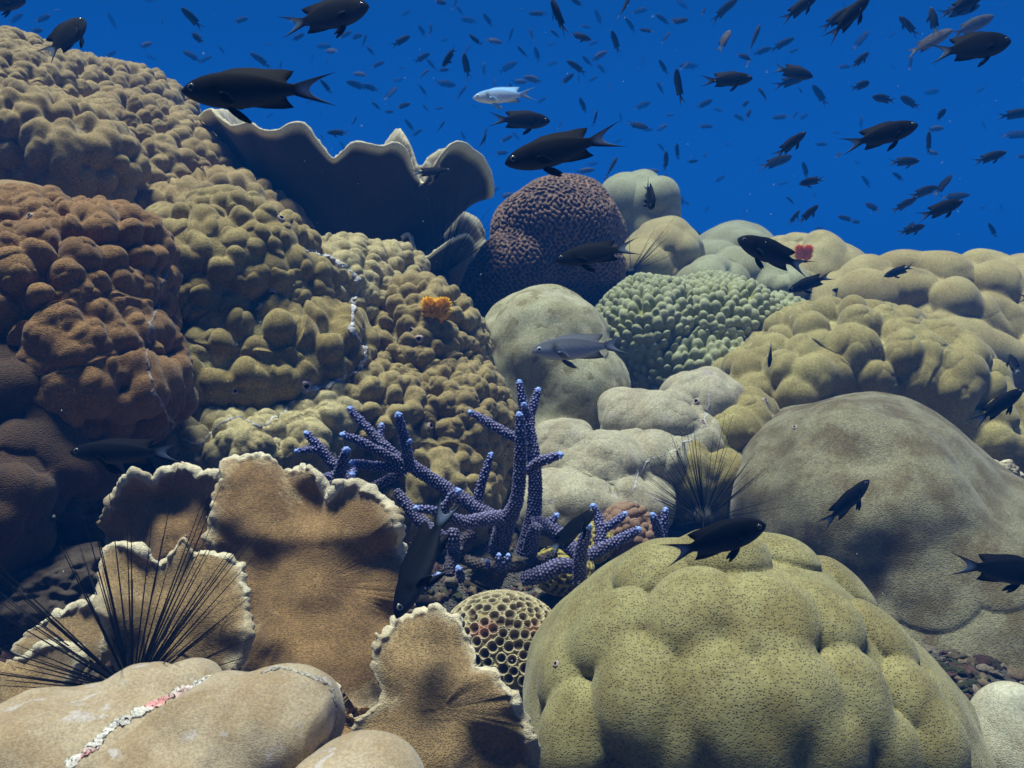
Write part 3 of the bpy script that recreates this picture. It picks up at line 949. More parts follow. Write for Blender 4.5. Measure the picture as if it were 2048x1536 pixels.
plate("ruffled_plate_coral", "largest rusty ruffled plate coral, broad folded sheet left of the blue branches",
      [(438, 985), (452, 930), (490, 911), (525, 904), (548, 930), (560, 950), (600, 940), (638, 960), (650, 1004), (662, 992), (700, 978), (735, 985), (768, 1015), (788, 1060), (792, 1100), (806, 1135), (800, 1180),
       (818, 1240), (800, 1330), (750, 1420), (600, 1420), (520, 1375), (470, 1300), (432, 1130), (425, 1040)],
      0.92, 0.55, -0.05, M_Q, 4, centre=(630, 1170), rim=(0.3, -1.0), nu=480, nv=110, ruffle=0.028)
plate("ruffled_plate_coral", "tan ruffled plate coral with thick white rim behind the urchin spines",
      [(203, 1150), (213, 1104), (240, 1093), (275, 1102), (300, 1122), (318, 1135), (345, 1118), (362, 1080), (382, 1112), (408, 1105), (445, 1113), (470, 1140), (481, 1172), (490, 1240), (478, 1300), (450, 1345), (380, 1370), (260, 1370), (213, 1285)],
      0.84, 0.35, -0.02, M_Qt, 6, centre=(345, 1240), nu=300)
plate("ruffled_plate_coral", "tan ruffled plate coral with beaded white rim in front of the honeycomb coral",
      [(752, 1318), (772, 1275), (800, 1245), (855, 1222), (880, 1218), (903, 1240), (922, 1262), (945, 1300), (950, 1340), (985, 1345), (1002, 1380), (1030, 1412), (1045, 1470), (1060, 1580), (800, 1590), (690, 1500), (722, 1450), (762, 1410)],
      0.76, 0.35, -0.04, M_Qt, 7, centre=(880, 1420), rim=(0.5, -1.0))
plate("ruffled_plate_coral", "small low ruffled plate coral in deep shade left of the spiny urchin",
      [(30, 1300), (60, 1262), (110, 1242), (150, 1226), (192, 1218), (215, 1260), (190, 1320), (100, 1345)],
      0.88, 0.6, 0.1, M_Qt, 8, nu=180, nv=36)
plate("ruffled_plate_coral", "thin shaded plate coral edge jutting at the photo's left side beside dusty tan coral",
      [(-60, 1340), (0, 1322), (50, 1325), (85, 1300), (135, 1300), (150, 1340), (60, 1400), (-50, 1400)],
      0.8, 0.7, 0.1, M_Qt, 9, nu=160, nv=30)
plate("ruffled_plate_coral", "small folded plate coral with white lip between the boulder and the knobby coral",
      [(942, 775), (955, 750), (978, 752), (985, 785), (1000, 815), (1014, 845), (1005, 856), (975, 850), (948, 820)],
      1.50, 0.3, 0.2, M_Qt, 10, nu=160, nv=30, thick=0.006, ruffle=0.008, scallop=2.5)
plate("ruffled_plate_coral", "low ruffled plate coral lip under the dusty mauve coral's right edge",
      [(655, 1380), (700, 1440), (760, 1420), (790, 1470), (740, 1520), (690, 1500), (650, 1450)],
      0.82, 0.6, 0.1, M_Q, 13, nu=150, nv=30)


# ------------------------------------------------------------------ blue branching coral
M_STAG = attr_mat("coral_blue_branch", rough=0.65, spec=0.3, bump_scale=900, bump=0.3, dist=0.0006, grain=0.15, sheen=0.1)


def branch(parent, pts, rads, tip=True, dusty=0.0, name="branch"):
    """PTS: (zoom x, zoom y, extra metres of depth); RADS in the same zoomed pixels."""
    q = [((x / 2.926 + 540), (y / 2.926 + 720), 1.17 + dz) for x, y, dz in pts]
    w = np.array([P(*a) for a in q])
    r = np.array([(0.73 if tip else 0.80) * a / 2.926 / F * b[2] for a, b in zip(rads, q)])
    L = np.linalg.norm(np.diff(w, axis=0), axis=1).sum()
    n = max(14, int(L / 0.00085))
    c = loop_points(np.column_stack([w, r]), n, closed=False)
    ax, rad = c[:, :3], c[:, 3]
    s = np.linspace(0, L, n)
    if tip:
        cap = np.clip((L - s) / (rad[-1] * 1.6), 0, 1)
        rad = rad * np.sqrt(1 - (1 - cap) ** 2.4 + 1e-4)
    else:
        cap = np.clip((L - s) / (rad[-1] * 0.8), 0, 1)
        rad = rad * np.sqrt(1 - (1 - cap) ** 2 + 1e-4)
    tan = np.gradient(ax, axis=0)
    tan /= np.linalg.norm(tan, axis=1, keepdims=True)
    ref = np.array([0.3, 1.0, 0.2])
    e1 = ref - (tan @ ref)[:, None] * tan
    e1 /= np.linalg.norm(e1, axis=1, keepdims=True)
    e2 = np.cross(tan, e1)
    M = 44
    th = np.arange(M) / M * 2 * PI
    row_h = 0.0040
    S, T = np.meshgrid(s, th, indexing="ij")
    row = np.round(S / row_h)
    cnt = np.maximum(4, np.round(2 * PI * np.interp(row * row_h, s, c[:, 3]) / 0.0047))
    u = T / (2 * PI) * cnt + 0.5 * (row % 2) + 0.35 * np.sin(row * 12.9)
    slot = np.round(u)
    vary = hash01(row.astype(np.int64), slot.astype(np.int64) % np.maximum(cnt.astype(np.int64), 1), row.astype(np.int64) * 0, 7)
    da = (u - np.round(u)) / cnt * 2 * PI * np.interp(row * row_h, s, c[:, 3])
    ds = S - row * row_h
    dd = np.sqrt(da ** 2 + (ds - (vary - 0.5) * 0.0012) ** 2) / (0.0014 + 0.0010 * vary)
    bump = np.clip(1 - dd ** 2, 0, 1)
    body = np.clip((L - S) / (0.005), 0, 1) if tip else np.ones_like(S)
    rr = rad[:, None] + bump * (0.0011 + 0.0012 * vary) * body
    v = ax[:, None] + rr[..., None] * (np.cos(T)[..., None] * e1[:, None] + np.sin(T)[..., None] * e2[:, None])
    v = v.reshape(-1, 3)
    idx = np.arange(n * M).reshape(n, M)
    j = np.roll(idx, -1, 1)
    f = np.stack([idx[:-1], j[:-1], j[1:], idx[1:]], -1).reshape(-1, 4)
    tipw = np.clip((S - (L - 0.0075)) / 0.004, 0, 1) if tip else np.zeros_like(S)
    young = np.clip((S - (L - 0.05)) / 0.05, 0, 1) if tip else np.zeros_like(S)
    basec = np.array([0.016, 0.012, 0.055])[None] * (1 - young.reshape(-1, 1)) + np.array([0.022, 0.028, 0.14])[None] * young.reshape(-1, 1)
    dot = np.array([0.33, 0.32, 0.60])
    b = (np.clip(bump * 1.6 - 0.65, 0, 1) * (1 - 0.8 * dusty)).reshape(-1, 1)
    col = basec * (1 - b) + dot[None] * b
    col = col * (1 - dusty) + np.array([0.05, 0.035, 0.03]) * dusty
    t = tipw.reshape(-1, 1)
    col = col * (1 - t) + np.array([0.24, 0.36, 0.80])[None] * t
    return mesh_obj(name, v, f, M_STAG, parent=parent, attrs={"Col": col})


stag = empty("branching_coral", P(990, 1150, 1.2), "indigo blue branching coral with white dots and pale blue tips in the photo's centre", "coral")
for pts, rads, *opt in (
    ([(1360, 960, .02), (1150, 830, .03), (950, 700, .03), (810, 610, .02)], [56, 50, 46, 42], False),
    ([(820, 640, .02), (795, 500, 0), (770, 400, -.02), (745, 305, -.035)], [38, 36, 32, 24]),
    ([(800, 620, .03), (690, 520, .03), (590, 420, .04), (455, 272, .05)], [36, 34, 31, 20]),
    ([(780, 610, .02), (620, 525, .0), (510, 470, -.01), (405, 432, -.02)], [32, 32, 30, 20]),
    ([(660, 520, .03), (645, 450, .04), (655, 365, .05)], [26, 25, 17]),
    ([(780, 560, .0), (805, 510, -.02), (824, 463, -.03)], [20, 19, 13]),
    ([(800, 640, .02), (640, 625, .01), (540, 612, .0), (462, 602, -.01)], [36, 34, 32, 26]),
    ([(480, 720, .04), (370, 610, .05), (285, 510, .05), (200, 415, .05)], [42, 38, 34, 20]),
    ([(370, 800, -.02), (400, 690, -.04), (425, 600, -.06), (452, 512, -.08)], [44, 44, 40, 24]),
    ([(300, 525, .05), (210, 525, .04), (140, 537, .03)], [24, 21, 14]),
    ([(400, 670, .03), (300, 690, .02), (198, 702, .01)], [28, 24, 16]),
    ([(780, 650, .04), (650, 720, .05), (490, 785, .05)], [30, 26, 22], False),
    ([(500, 620, .0), (485, 655, -.02), (478, 680, -.03)], [22, 22, 18]),
    ([(1120, 1130, .04), (960, 1010, .05), (840, 900, .06), (735, 760, .07)], [54, 46, 42, 30], False),
    ([(1390, 920, -.0), (1240, 935, -.03), (1120, 945, -.05), (1000, 890, -.07), (835, 868, -.08)], [58, 52, 46, 34, 24]),
    ([(1000, 895, -.07), (1050, 830, -.08), (1075, 790, -.09), (1117, 760, -.1)], [36, 34, 32, 20]),
    ([(1215, 820, .03), (1240, 720, .03), (1268, 630, .03), (1301, 537, .03)], [34, 32, 28, 16]),
    ([(1330, 1120, .03), (1380, 960, .0), (1440, 830, -.02), (1462, 650, -.03), (1466, 480, -.035), (1456, 300, -.04)], [84, 72, 52, 46, 40, 25]),
    ([(1500, 1130, .05), (1535, 950, .04), (1552, 780, .04), (1545, 600, .04), (1525, 450, .05), (1490, 310, .055), (1456, 112, .06)], [84, 62, 54, 50, 44, 38, 22]),
    ([(1520, 430, .05), (1525, 320, .06), (1548, 240, .065), (1577, 158, .07)], [34, 32, 30, 20]),
    ([(1500, 330, .04), (1492, 285, .03), (1486, 250, .02)], [24, 22, 17]),
    ([(1490, 480, .03), (1360, 415, .04), (1260, 355, .05), (1158, 298, .06)], [36, 32, 29, 18]),
    ([(1520, 650, .02), (1580, 595, .0), (1640, 575, -.01), (1718, 550, -.02)], [40, 36, 32, 20]),
    ([(1520, 960, .03), (1640, 990, .03), (1740, 1080, .02), (1850, 1180, .0)], [64, 60, 54, 50], False),
    ([(1625, 980, .03), (1655, 935, .03), (1692, 897, .03)], [28, 25, 17]),
    ([(1815, 1310, -.04), (1815, 1160, -.06), (1835, 1060, -.07), (1866, 955, -.08)], [50, 46, 42, 24]),
    ([(1860, 1150, .02), (1990, 1080, .02), (2080, 1035, .02), (2174, 982, .02)], [46, 40, 36, 22]),
    ([(1930, 1090, .04), (1935, 990, .05), (1915, 910, .06), (1882, 838, .06)], [42, 38, 33, 20]),
    ([(1940, 1000, .05), (2000, 960, .05), (2050, 925, .05), (2092, 890, .05)], [32, 29, 26, 17]),
    ([(2290, 1120, .06), (2296, 1010, .06), (2318, 860, .06)], [40, 36, 19]),
    ([(2290, 1060, .06), (2262, 970, .05), (2232, 893, .04)], [36, 32, 19]),
    ([(1480, 1285, -.02), (1600, 1250, -.03), (1700, 1205, -.03), (1790, 1215, -.02)], [44, 58, 54, 40], False),
    ([(1340, 1225, -.02), (1338, 1180, -.03), (1340, 1125, -.03)], [24, 22, 14]),
    ([(1375, 1225, -.02), (1385, 1180, -.03), (1398, 1128, -.03)], [22, 20, 13]),
    ([(1275, 1215, -.02), (1268, 1160, -.02)], [18, 12]),
    ([(880, 1350, -.03), (940, 1300, -.03), (1000, 1245, -.03)], [32, 30, 18]),
    ([(1120, 1290, -.01), (1110, 1240, -.02), (1095, 1200, -.02)], [26, 26, 18]),
    ([(1085, 1150, .02), (1072, 1060, .0), (1075, 980, .0)], [44, 44, 36], False),
    ([(1510, 1110, .0), (1530, 1040, -.01), (1570, 960, -.02)], [36, 40, 40], False),
    ([(1050, 1260, -.01), (1060, 1180, .0), (1110, 1080, .02), (1200, 1000, .03)], [34, 40, 46, 50], False, 0.6),
    ([(1080, 1130, .03), (1200, 1190, .01), (1400, 1215, -.01), (1560, 1180, .0), (1680, 1130, .01)], [38, 36, 34, 34, 28], False, 0.9),
    ([(1250, 1330, .02), (1310, 1200, .03), (1360, 1080, .04)], [110, 110, 90], False, 0.95),
):
    branch(stag, pts, rads, opt[0] if opt else True, opt[1] if len(opt) > 1 else 0.0)

# ------------------------------------------------------------------ sea urchins
M_SPINE = plain_mat("urchin_black", (0.008, 0.008, 0.010), 0.6, 0.12, 0.3, 200)


def spine_mesh(name, L, r0=0.0009, r1=0.00018):
    vs, fs = [], []
    for k in range(9):
        t = k / 8
        r = r0 * (1 - t) + r1 * t
        for a in range(6):
            vs.append((r * math.cos(a * PI / 3), r * math.sin(a * PI / 3), L * t))
    for k in range(8):
        for a in range(6):
            fs.append((k * 6 + a, k * 6 + (a + 1) % 6, (k + 1) * 6 + (a + 1) % 6, (k + 1) * 6 + a))
    fs.append(tuple(range(5, -1, -1)))
    fs.append(tuple(range(48, 54)))
    me = bpy.data.meshes.new(name)
    me.from_pydata(vs, [], fs)
    me.update()
    me.materials.append(M_SPINE)
    return me


def urchin(label, px, py, d, body, length, n, seed, aim=(0, -0.3, 1.0), spread=1.35, thin=1.0, tips=()):
    rg = random.Random(seed)
    c = Vector(P(px, py, d))
    root = empty("sea_urchin", c - Vector((0, 0, body * 0.7)), label, "sea urchin", "long spined sea urchins")
    dirs, f = quad_sphere(14)
    v = dirs * np.array([body, body, body * 0.72]) * (1 + 0.05 * np.cos(np.arctan2(dirs[:, 1], dirs[:, 0]) * 5))[:, None]
    mesh_obj("body", v + np.array(c), f, M_SPINE, parent=root)
    me = spine_mesh("spine", 1.0, 0.0011 * thin, 0.00025 * thin)
    a = Vector(aim).normalized()
    aims = [(Vector(P(tx, ty, td)) - c) for tx, ty, td in tips]
    for i in range(n):
        if i < len(aims):
            u, ln = aims[i].normalized(), aims[i].length
        else:
            while True:
                u = Vector((rg.gauss(0, 1), rg.gauss(0, 1), rg.gauss(0, 1))).normalized()
                if u.angle(a) < spread:
                    break
            ln = length * rg.uniform(0.45, 1.0)
        o = bpy.data.objects.new("spine", me)
        o.rotation_mode = "QUATERNION"
        o.rotation_quaternion = u.to_track_quat("Z", "Y")
        o.scale = (1, 1, ln)
        o.parent = root
        o.location = c - root.location + u * body * 0.6
        COL.objects.link(o)
    return root


urchin("black long spined urchin bristling in front of the tan ruffled plate coral", 265, 1385, 0.80, 0.026, 0.17, 84, 3, (0.05, -0.35, 1), 1.25, 0.95,
       tips=((182, 1000, .82), (222, 1015, .85), (350, 960, .86), (430, 1000, .86), (492, 1132, .8), (476, 1100, .83), (482, 1285, .76), (0, 1230, .78), (145, 1140, .8), (180, 1012, .78),
             (410, 1120, .84), (300, 1080, .82), (255, 1090, .8), (440, 1250, .8), (60, 1200, .82), (390, 1200, .8)))
urchin("black long spined urchin wedged between the grey boulder and olive lumps", 1408, 1040, 1.36, 0.03, 0.14, 70, 5, (-0.15, -0.25, 1), 1.3, 0.8,
       tips=((1382, 868, 1.4), (1460, 850, 1.42), (1340, 958, 1.34), (1360, 905, 1.36), (1425, 885, 1.4), (1448, 840, 1.44), (1400, 900, 1.36)))
urchin("black urchin with long fine spines fanning out of the small dark cup coral", 880, 555, 1.94, 0.022, 0.20, 46, 7, (0.35, -0.1, 1), 0.7, 0.9,
       tips=((922, 428, 1.95), (950, 445, 1.95), (962, 470, 1.93), (940, 432, 1.98), (905, 470, 1.9)))
urchin("small black urchin whose spines stick up beside the brain coral's foot", 1262, 545, 2.36, 0.016, 0.17, 14, 9, (0.5, -0.2, 1), 0.85, 0.9,
       tips=((1345, 440, 2.36), (1325, 498, 2.3), (1310, 455, 2.4), (1340, 470, 2.3)))


# ------------------------------------------------------------------ worm plumes and seams
def plume_worm(label, px, py, d, h, col, tip, seed, name="feather_worm"):
    root = empty(name, Vector(P(px, py, d)) - Vector((0, 0, h * 0.5)), label, "worm")
    rg = np.random.default_rng(seed)
    m = attr_mat("worm_plume_" + name, rough=0.7, spec=0.2, sheen=0.3, bump_scale=900)
    for side in (-1, 1):
        vs, fs, cs = [], [], []
        base = P(px, py, d) + RIGHT * side * h * 0.16 - np.array([0, 0, h * 0.5])
        lean = np.array([side * 0.12, -0.2, 1.0])
        lean /= np.linalg.norm(lean)
        for k in range(420):
            t = k / 420
            a = k * 2.39996 + rg.uniform(-0.3, 0.3)
            R = h * 0.42 * math.sqrt(max(0.03, 1 - (2 * t - 0.85) ** 2 * 0.8)) * rg.uniform(0.85, 1.1)
            o0 = base + lean * h * (0.15 + 0.8 * t)
            dr = np.array([math.cos(a), math.sin(a), 0.25 + rg.uniform(0, 0.9) * (0.4 + t)])
            dr /= np.linalg.norm(dr)
            sd = np.cross(dr, [0, 0, 1.0])
            sd /= np.linalg.norm(sd)
            w = h * 0.028
            up = np.cross(dr, sd)
            b = len(vs)
            for q, ww in ((0, 1), (0.6, 1.2), (1, 0.25)):
                cc = o0 + dr * R * q
                vs += [cc + sd * w * ww, cc + up * w * ww * 0.5, cc - sd * w * ww, cc - up * w * ww * 0.5]
                cs += [np.array(col) * (1 - q) + np.array(tip) * q] * 4
            for r in (0, 4):
                for i in range(4):
                    fs.append((b + r + i, b + r + (i + 1) % 4, b + r + 4 + (i + 1) % 4, b + r + 4 + i))
            fs.append((b + 8, b + 9, b + 10, b + 11))
        # stalk
        b = len(vs)
        for q in (0, 1):
            for i in range(8):
                vs.append(base + lean * h * q * 0.95 + (RIGHT * math.cos(i * PI / 4) + np.array([0, 1, 0]) * math.sin(i * PI / 4)) * h * (0.09 - 0.05 * q))
                cs.append(np.array(col))
        for i in range(8):
            fs.append((b + i, b + (i + 1) % 8, b + 8 + (i + 1) % 8, b + 8 + i))
        mesh_obj("plume", np.array(vs), fs, m, parent=root, attrs={"Col": np.array(cs)}, smooth=False)
    return root


plume_worm("bright orange yellow feather worm plumes on the small knob coral", 873, 622, 1.50, 0.046, (0.9, 0.32, 0.006), (0.95, 0.60, 0.02), 1)
plume_worm("orange red feather worm plumes behind the tail of the dark chromis", 1606, 508, 2.62, 0.052, (0.60, 0.10, 0.03), (0.75, 0.24, 0.10), 2)

DG = None


def on_reef(px, py):
    """Where the bearing (px, py) first meets the reef, and the normal there."""
    global DG
    if DG is None:
        bpy.context.view_layer.update()
        DG = bpy.context.evaluated_depsgraph_get()
    d = Vector(P(px, py, 1.0)).normalized()
    hit, loc, nor, _, ob, _ = scene.ray_cast(DG, Vector((0, 0, 0)), d)
    return (np.array(loc), np.array(nor), ob) if hit else (None, None, None)


def seam(name, label, pts, width, col, seed, alt=None, high=0.2):
    """A raised crusty edge where two colonies meet, laid on the reef."""
    q = loop_points(np.array(pts, float), max(30, int(len(pts) * 26)), closed=False)
    ph = np.column_stack([q, np.zeros(len(q))])
    q = q + np.stack([noise(ph, 9, seed), noise(ph, 9, seed + 1)], 1) * 4.0
    P3, N3 = [], []
    for x, y in q:
        l, n, _ = on_reef(x, y)
        if l is not None:
            P3.append(l)
            N3.append(n)
    P3, N3 = np.array(P3), np.array(N3)
    for _ in range(2):
        N3[1:-1] = (N3[:-2] + N3[1:-1] * 2 + N3[2:]) / 4
    N3 /= np.linalg.norm(N3, axis=1, keepdims=True)
    T = np.gradient(P3, axis=0)
    T /= np.maximum(np.linalg.norm(T, axis=1, keepdims=True), 1e-9)
    B = np.cross(N3, T)
    n = len(P3)
    M = 10
    th = np.arange(M) / M * 2 * PI
    w = 0.62 * width * (0.75 + 0.5 * noise(np.column_stack([np.arange(n) * 1.0, np.zeros(n), np.zeros(n)]), 8.0, seed + 2))
    w = w * np.clip(np.minimum(np.arange(n), n - 1 - np.arange(n)) / 5.0 + 0.1, 0, 1)
    v = P3[:, None] + N3[:, None] * (w * 0.15)[:, None, None] + B[:, None] * (np.cos(th)[None] * w[:, None])[..., None] + N3[:, None] * (np.sin(th)[None] * w[:, None] * high)[..., None]
    v = v.reshape(-1, 3)
    v = v + RNG.normal(size=v.shape) * width * 0.07
    idx = np.arange(n * M).reshape(n, M)
    j = np.roll(idx, -1, 1)
    f = np.stack([idx[:-1], j[:-1], j[1:], idx[1:]], -1).reshape(-1, 4)
    c = np.array(col)[None] * (0.8 + 0.35 * noise(v, 0.006, seed + 3))[:, None]
    if alt is not None:
        a = np.clip(noise(v, 0.02, seed + 4) * 4 - 1.9, 0, 1)[:, None]
        c = c * (1 - a) + np.array(alt)[None] * a
    o = mesh_obj(name, v, f, M_SEAM, attrs={"Col": np.clip(c, 0, 1)})
    tag(o, label, "coral seam")
    return o


M_SEAM = attr_mat("coral_seam", rough=0.9, spec=0.1, bump_scale=600, bump=0.6, dist=0.001, grain=0.3)
seam("coral_seam", "white crusty seam winding down between the olive knobs and the cream knobs",
     [(612, 500), (660, 515), (700, 540), (718, 568), (708, 600), (702, 640), (706, 660), (728, 690), (725, 730), (690, 755), (640, 775), (600, 785)], 0.0075, (0.55, 0.54, 0.56), 1)
seam("coral_seam", "pale crusty seam under the skirt of the olive knobs above the ruffled plates",
     [(330, 815), (345, 850), (360, 878), (400, 885), (440, 850), (480, 835), (520, 850), (560, 830), (590, 800)], 0.0036, (0.48, 0.47, 0.44), 2)
seam("coral_seam", "dusty crusty seam between the rusty wall and the olive knobs",
     [(335, 540), (318, 600), (300, 660), (296, 720), (305, 780), (330, 812)], 0.005, (0.30, 0.25, 0.24), 3, alt=(0.40, 0.12, 0.14))
seam("coral_seam", "pinkish white seam crossing the dusty tan coral at the photo's bottom edge",
     [(130, 1530), (180, 1500), (215, 1460), (270, 1430), (330, 1398), (380, 1375), (420, 1350)], 0.0062, (0.58, 0.55, 0.52), 4, high=0.08, alt=(0.50, 0.22, 0.22))
seam("coral_seam", "thin pale seam on the mauve lobed coral near the mottled rock",
     [(1265, 985), (1290, 930), (1340, 905), (1390, 870), (1415, 830), (1420, 780)], 0.0028, (0.50, 0.49, 0.50), 5)
seam("coral_seam", "ragged grey edge on the dusty mauve coral's right end beside the plates",
     [(520, 1345), (560, 1335), (610, 1350), (650, 1365), (668, 1390), (672, 1440), (665, 1475)], 0.0040, (0.36, 0.33, 0.29), 6)


def rubble(label, px, py, d, r, col, seed, cat="rock"):
    dirs, f = quad_sphere(40)
    rad = 1 + 0.25 * fbm(dirs, 0.6, 4, seed, 0.6)
    v = P(px, py, d) + dirs * rad[:, None] * np.array([r, r, r * 0.6])
    c = np.array(col)[None] * (1 + 0.5 * fbm(dirs, 0.35, 3, seed + 1))[:, None]
    hole = np.clip(noise(dirs, 0.22, seed + 2) * 3 - 1.0, 0, 1)[:, None]
    c = c * (1 - hole) + np.array([0.03, 0.022, 0.018]) * hole
    o = mesh_obj("reef_rubble", v, f, M_SEAM, attrs={"Col": np.clip(c, 0, 1)})
    tag(o, label, cat)


rubble("mottled cream and black dead coral rock in front of the green finger patch", 1455, 742, 1.95, 0.036, (0.5, 0.44, 0.36), 1)
rubble("pale broken coral chunk at the right end of the green finger patch", 1575, 648, 2.15, 0.03, (0.45, 0.38, 0.33), 2)
rubble("jagged pale dead coral rock beside the right slope of the big grey boulder", 1990, 950, 1.62, 0.045, (0.38, 0.34, 0.25), 3)
rubble("small white encrusted stone on the seam below the mauve lobed coral", 1298, 905, 1.56, 0.014, (0.55, 0.5, 0.48), 4)
rubble("dark algae covered rock in shade between the ruffled plates and rusty wall", 130, 1010, 1.12, 0.09, (0.05, 0.045, 0.035), 5)
rubble("dusky encrusted rock under the long spined urchin's shadowed side", 90, 1180, 1.02, 0.08, (0.045, 0.035, 0.028), 6)
rubble("pale shell crusted tuft on the ochre coral at far right", 1912, 600, 2.42, 0.022, (0.45, 0.36, 0.24), 7)


# tiny worm tubes and barnacle mouths
M_TUBE = plain_mat("worm_tube_mauve", (0.34, 0.27, 0.27), 0.8, 0.2, 0.3, 400)
M_HOLE = plain_mat("worm_tube_mouth", (0.012, 0.008, 0.010), 0.8, 0.1, 0.2, 400)


def tube_mouth(px, py, size, where):
    l, n, ob = on_reef(px, py)
    if l is None:
        return
    r = size / F * np.linalg.norm(l)
    n = n / np.linalg.norm(n)
    e1 = np.cross(n, [0.2, 0.1, 1.0]); e1 /= np.linalg.norm(e1)
    e2 = np.cross(n, e1)
    K = 18
    prof = [(1.5, -0.5), (1.2, 0.35), (0.95, 0.62), (0.7, 0.55), (0.55, 0.1), (0.0, 0.05)]
    vs, fs, fm = [], [], []
    for a, b in prof:
        for i in range(K):
            t = 2 * PI * i / K
            k = 1 + 0.12 * math.sin(3 * t + px)
            vs.append(l + (e1 * math.cos(t) + e2 * math.sin(t)) * r * a * k + n * r * b)
    for j in range(len(prof) - 1):
        for i in range(K):
            fs.append((j * K + i, j * K + (i + 1) % K, (j + 1) * K + (i + 1) % K, (j + 1) * K + i))
            fm.append(1 if j >= 3 else 0)
    o = mesh_obj("worm_tube", np.array(vs), fs, None, mats=[M_TUBE, M_HOLE], fmat=fm)
    tag(o, "small round worm tube mouth " + where, "worm tube", "worm tube mouths in the corals")


for t in ((518, 612, 6, "with violet lip on the olive knobs' brow"), (545, 585, 6, "on the shaded top of the olive knobs"), (470, 782, 5, "low on the pale olive skirt"),
          (612, 770, 8, "where the two crusty seams meet"), (838, 678, 6, "in the brown small knobs below the orange plumes"), (822, 660, 5, "in brown small knobs, nearer the seam"),
          (860, 852, 6, "in the brown knobs just above the blue tips"), (1008, 910, 4, "in a pale ring beside the tallest blue branch"), (1530, 801, 5, "on olive lumps just above the grey boulder"),
          (1405, 844, 5, "white lipped on the olive lumps left of the grey boulder"), (1393, 803, 5, "dark, on the mauve coral seam"), (60, 432, 5, "black, on the smooth tan humps"), (562, 437, 6, "on the tan slope under the plate cup"),
          (1112, 1328, 5, "pale, at the left flank of the huge olive boulder"), (1590, 855, 4, "on the crown of the big grey boulder")):
    tube_mouth(*t)

# ------------------------------------------------------------------ fish
M_FISH = attr_mat("chromis_skin", rough=0.7, spec=0.04, bump_scale=420, bump=0.25, dist=0.0006, grain=0.25)
M_EYE = attr_mat("fish_eye", rough=0.15, spec=0.5)


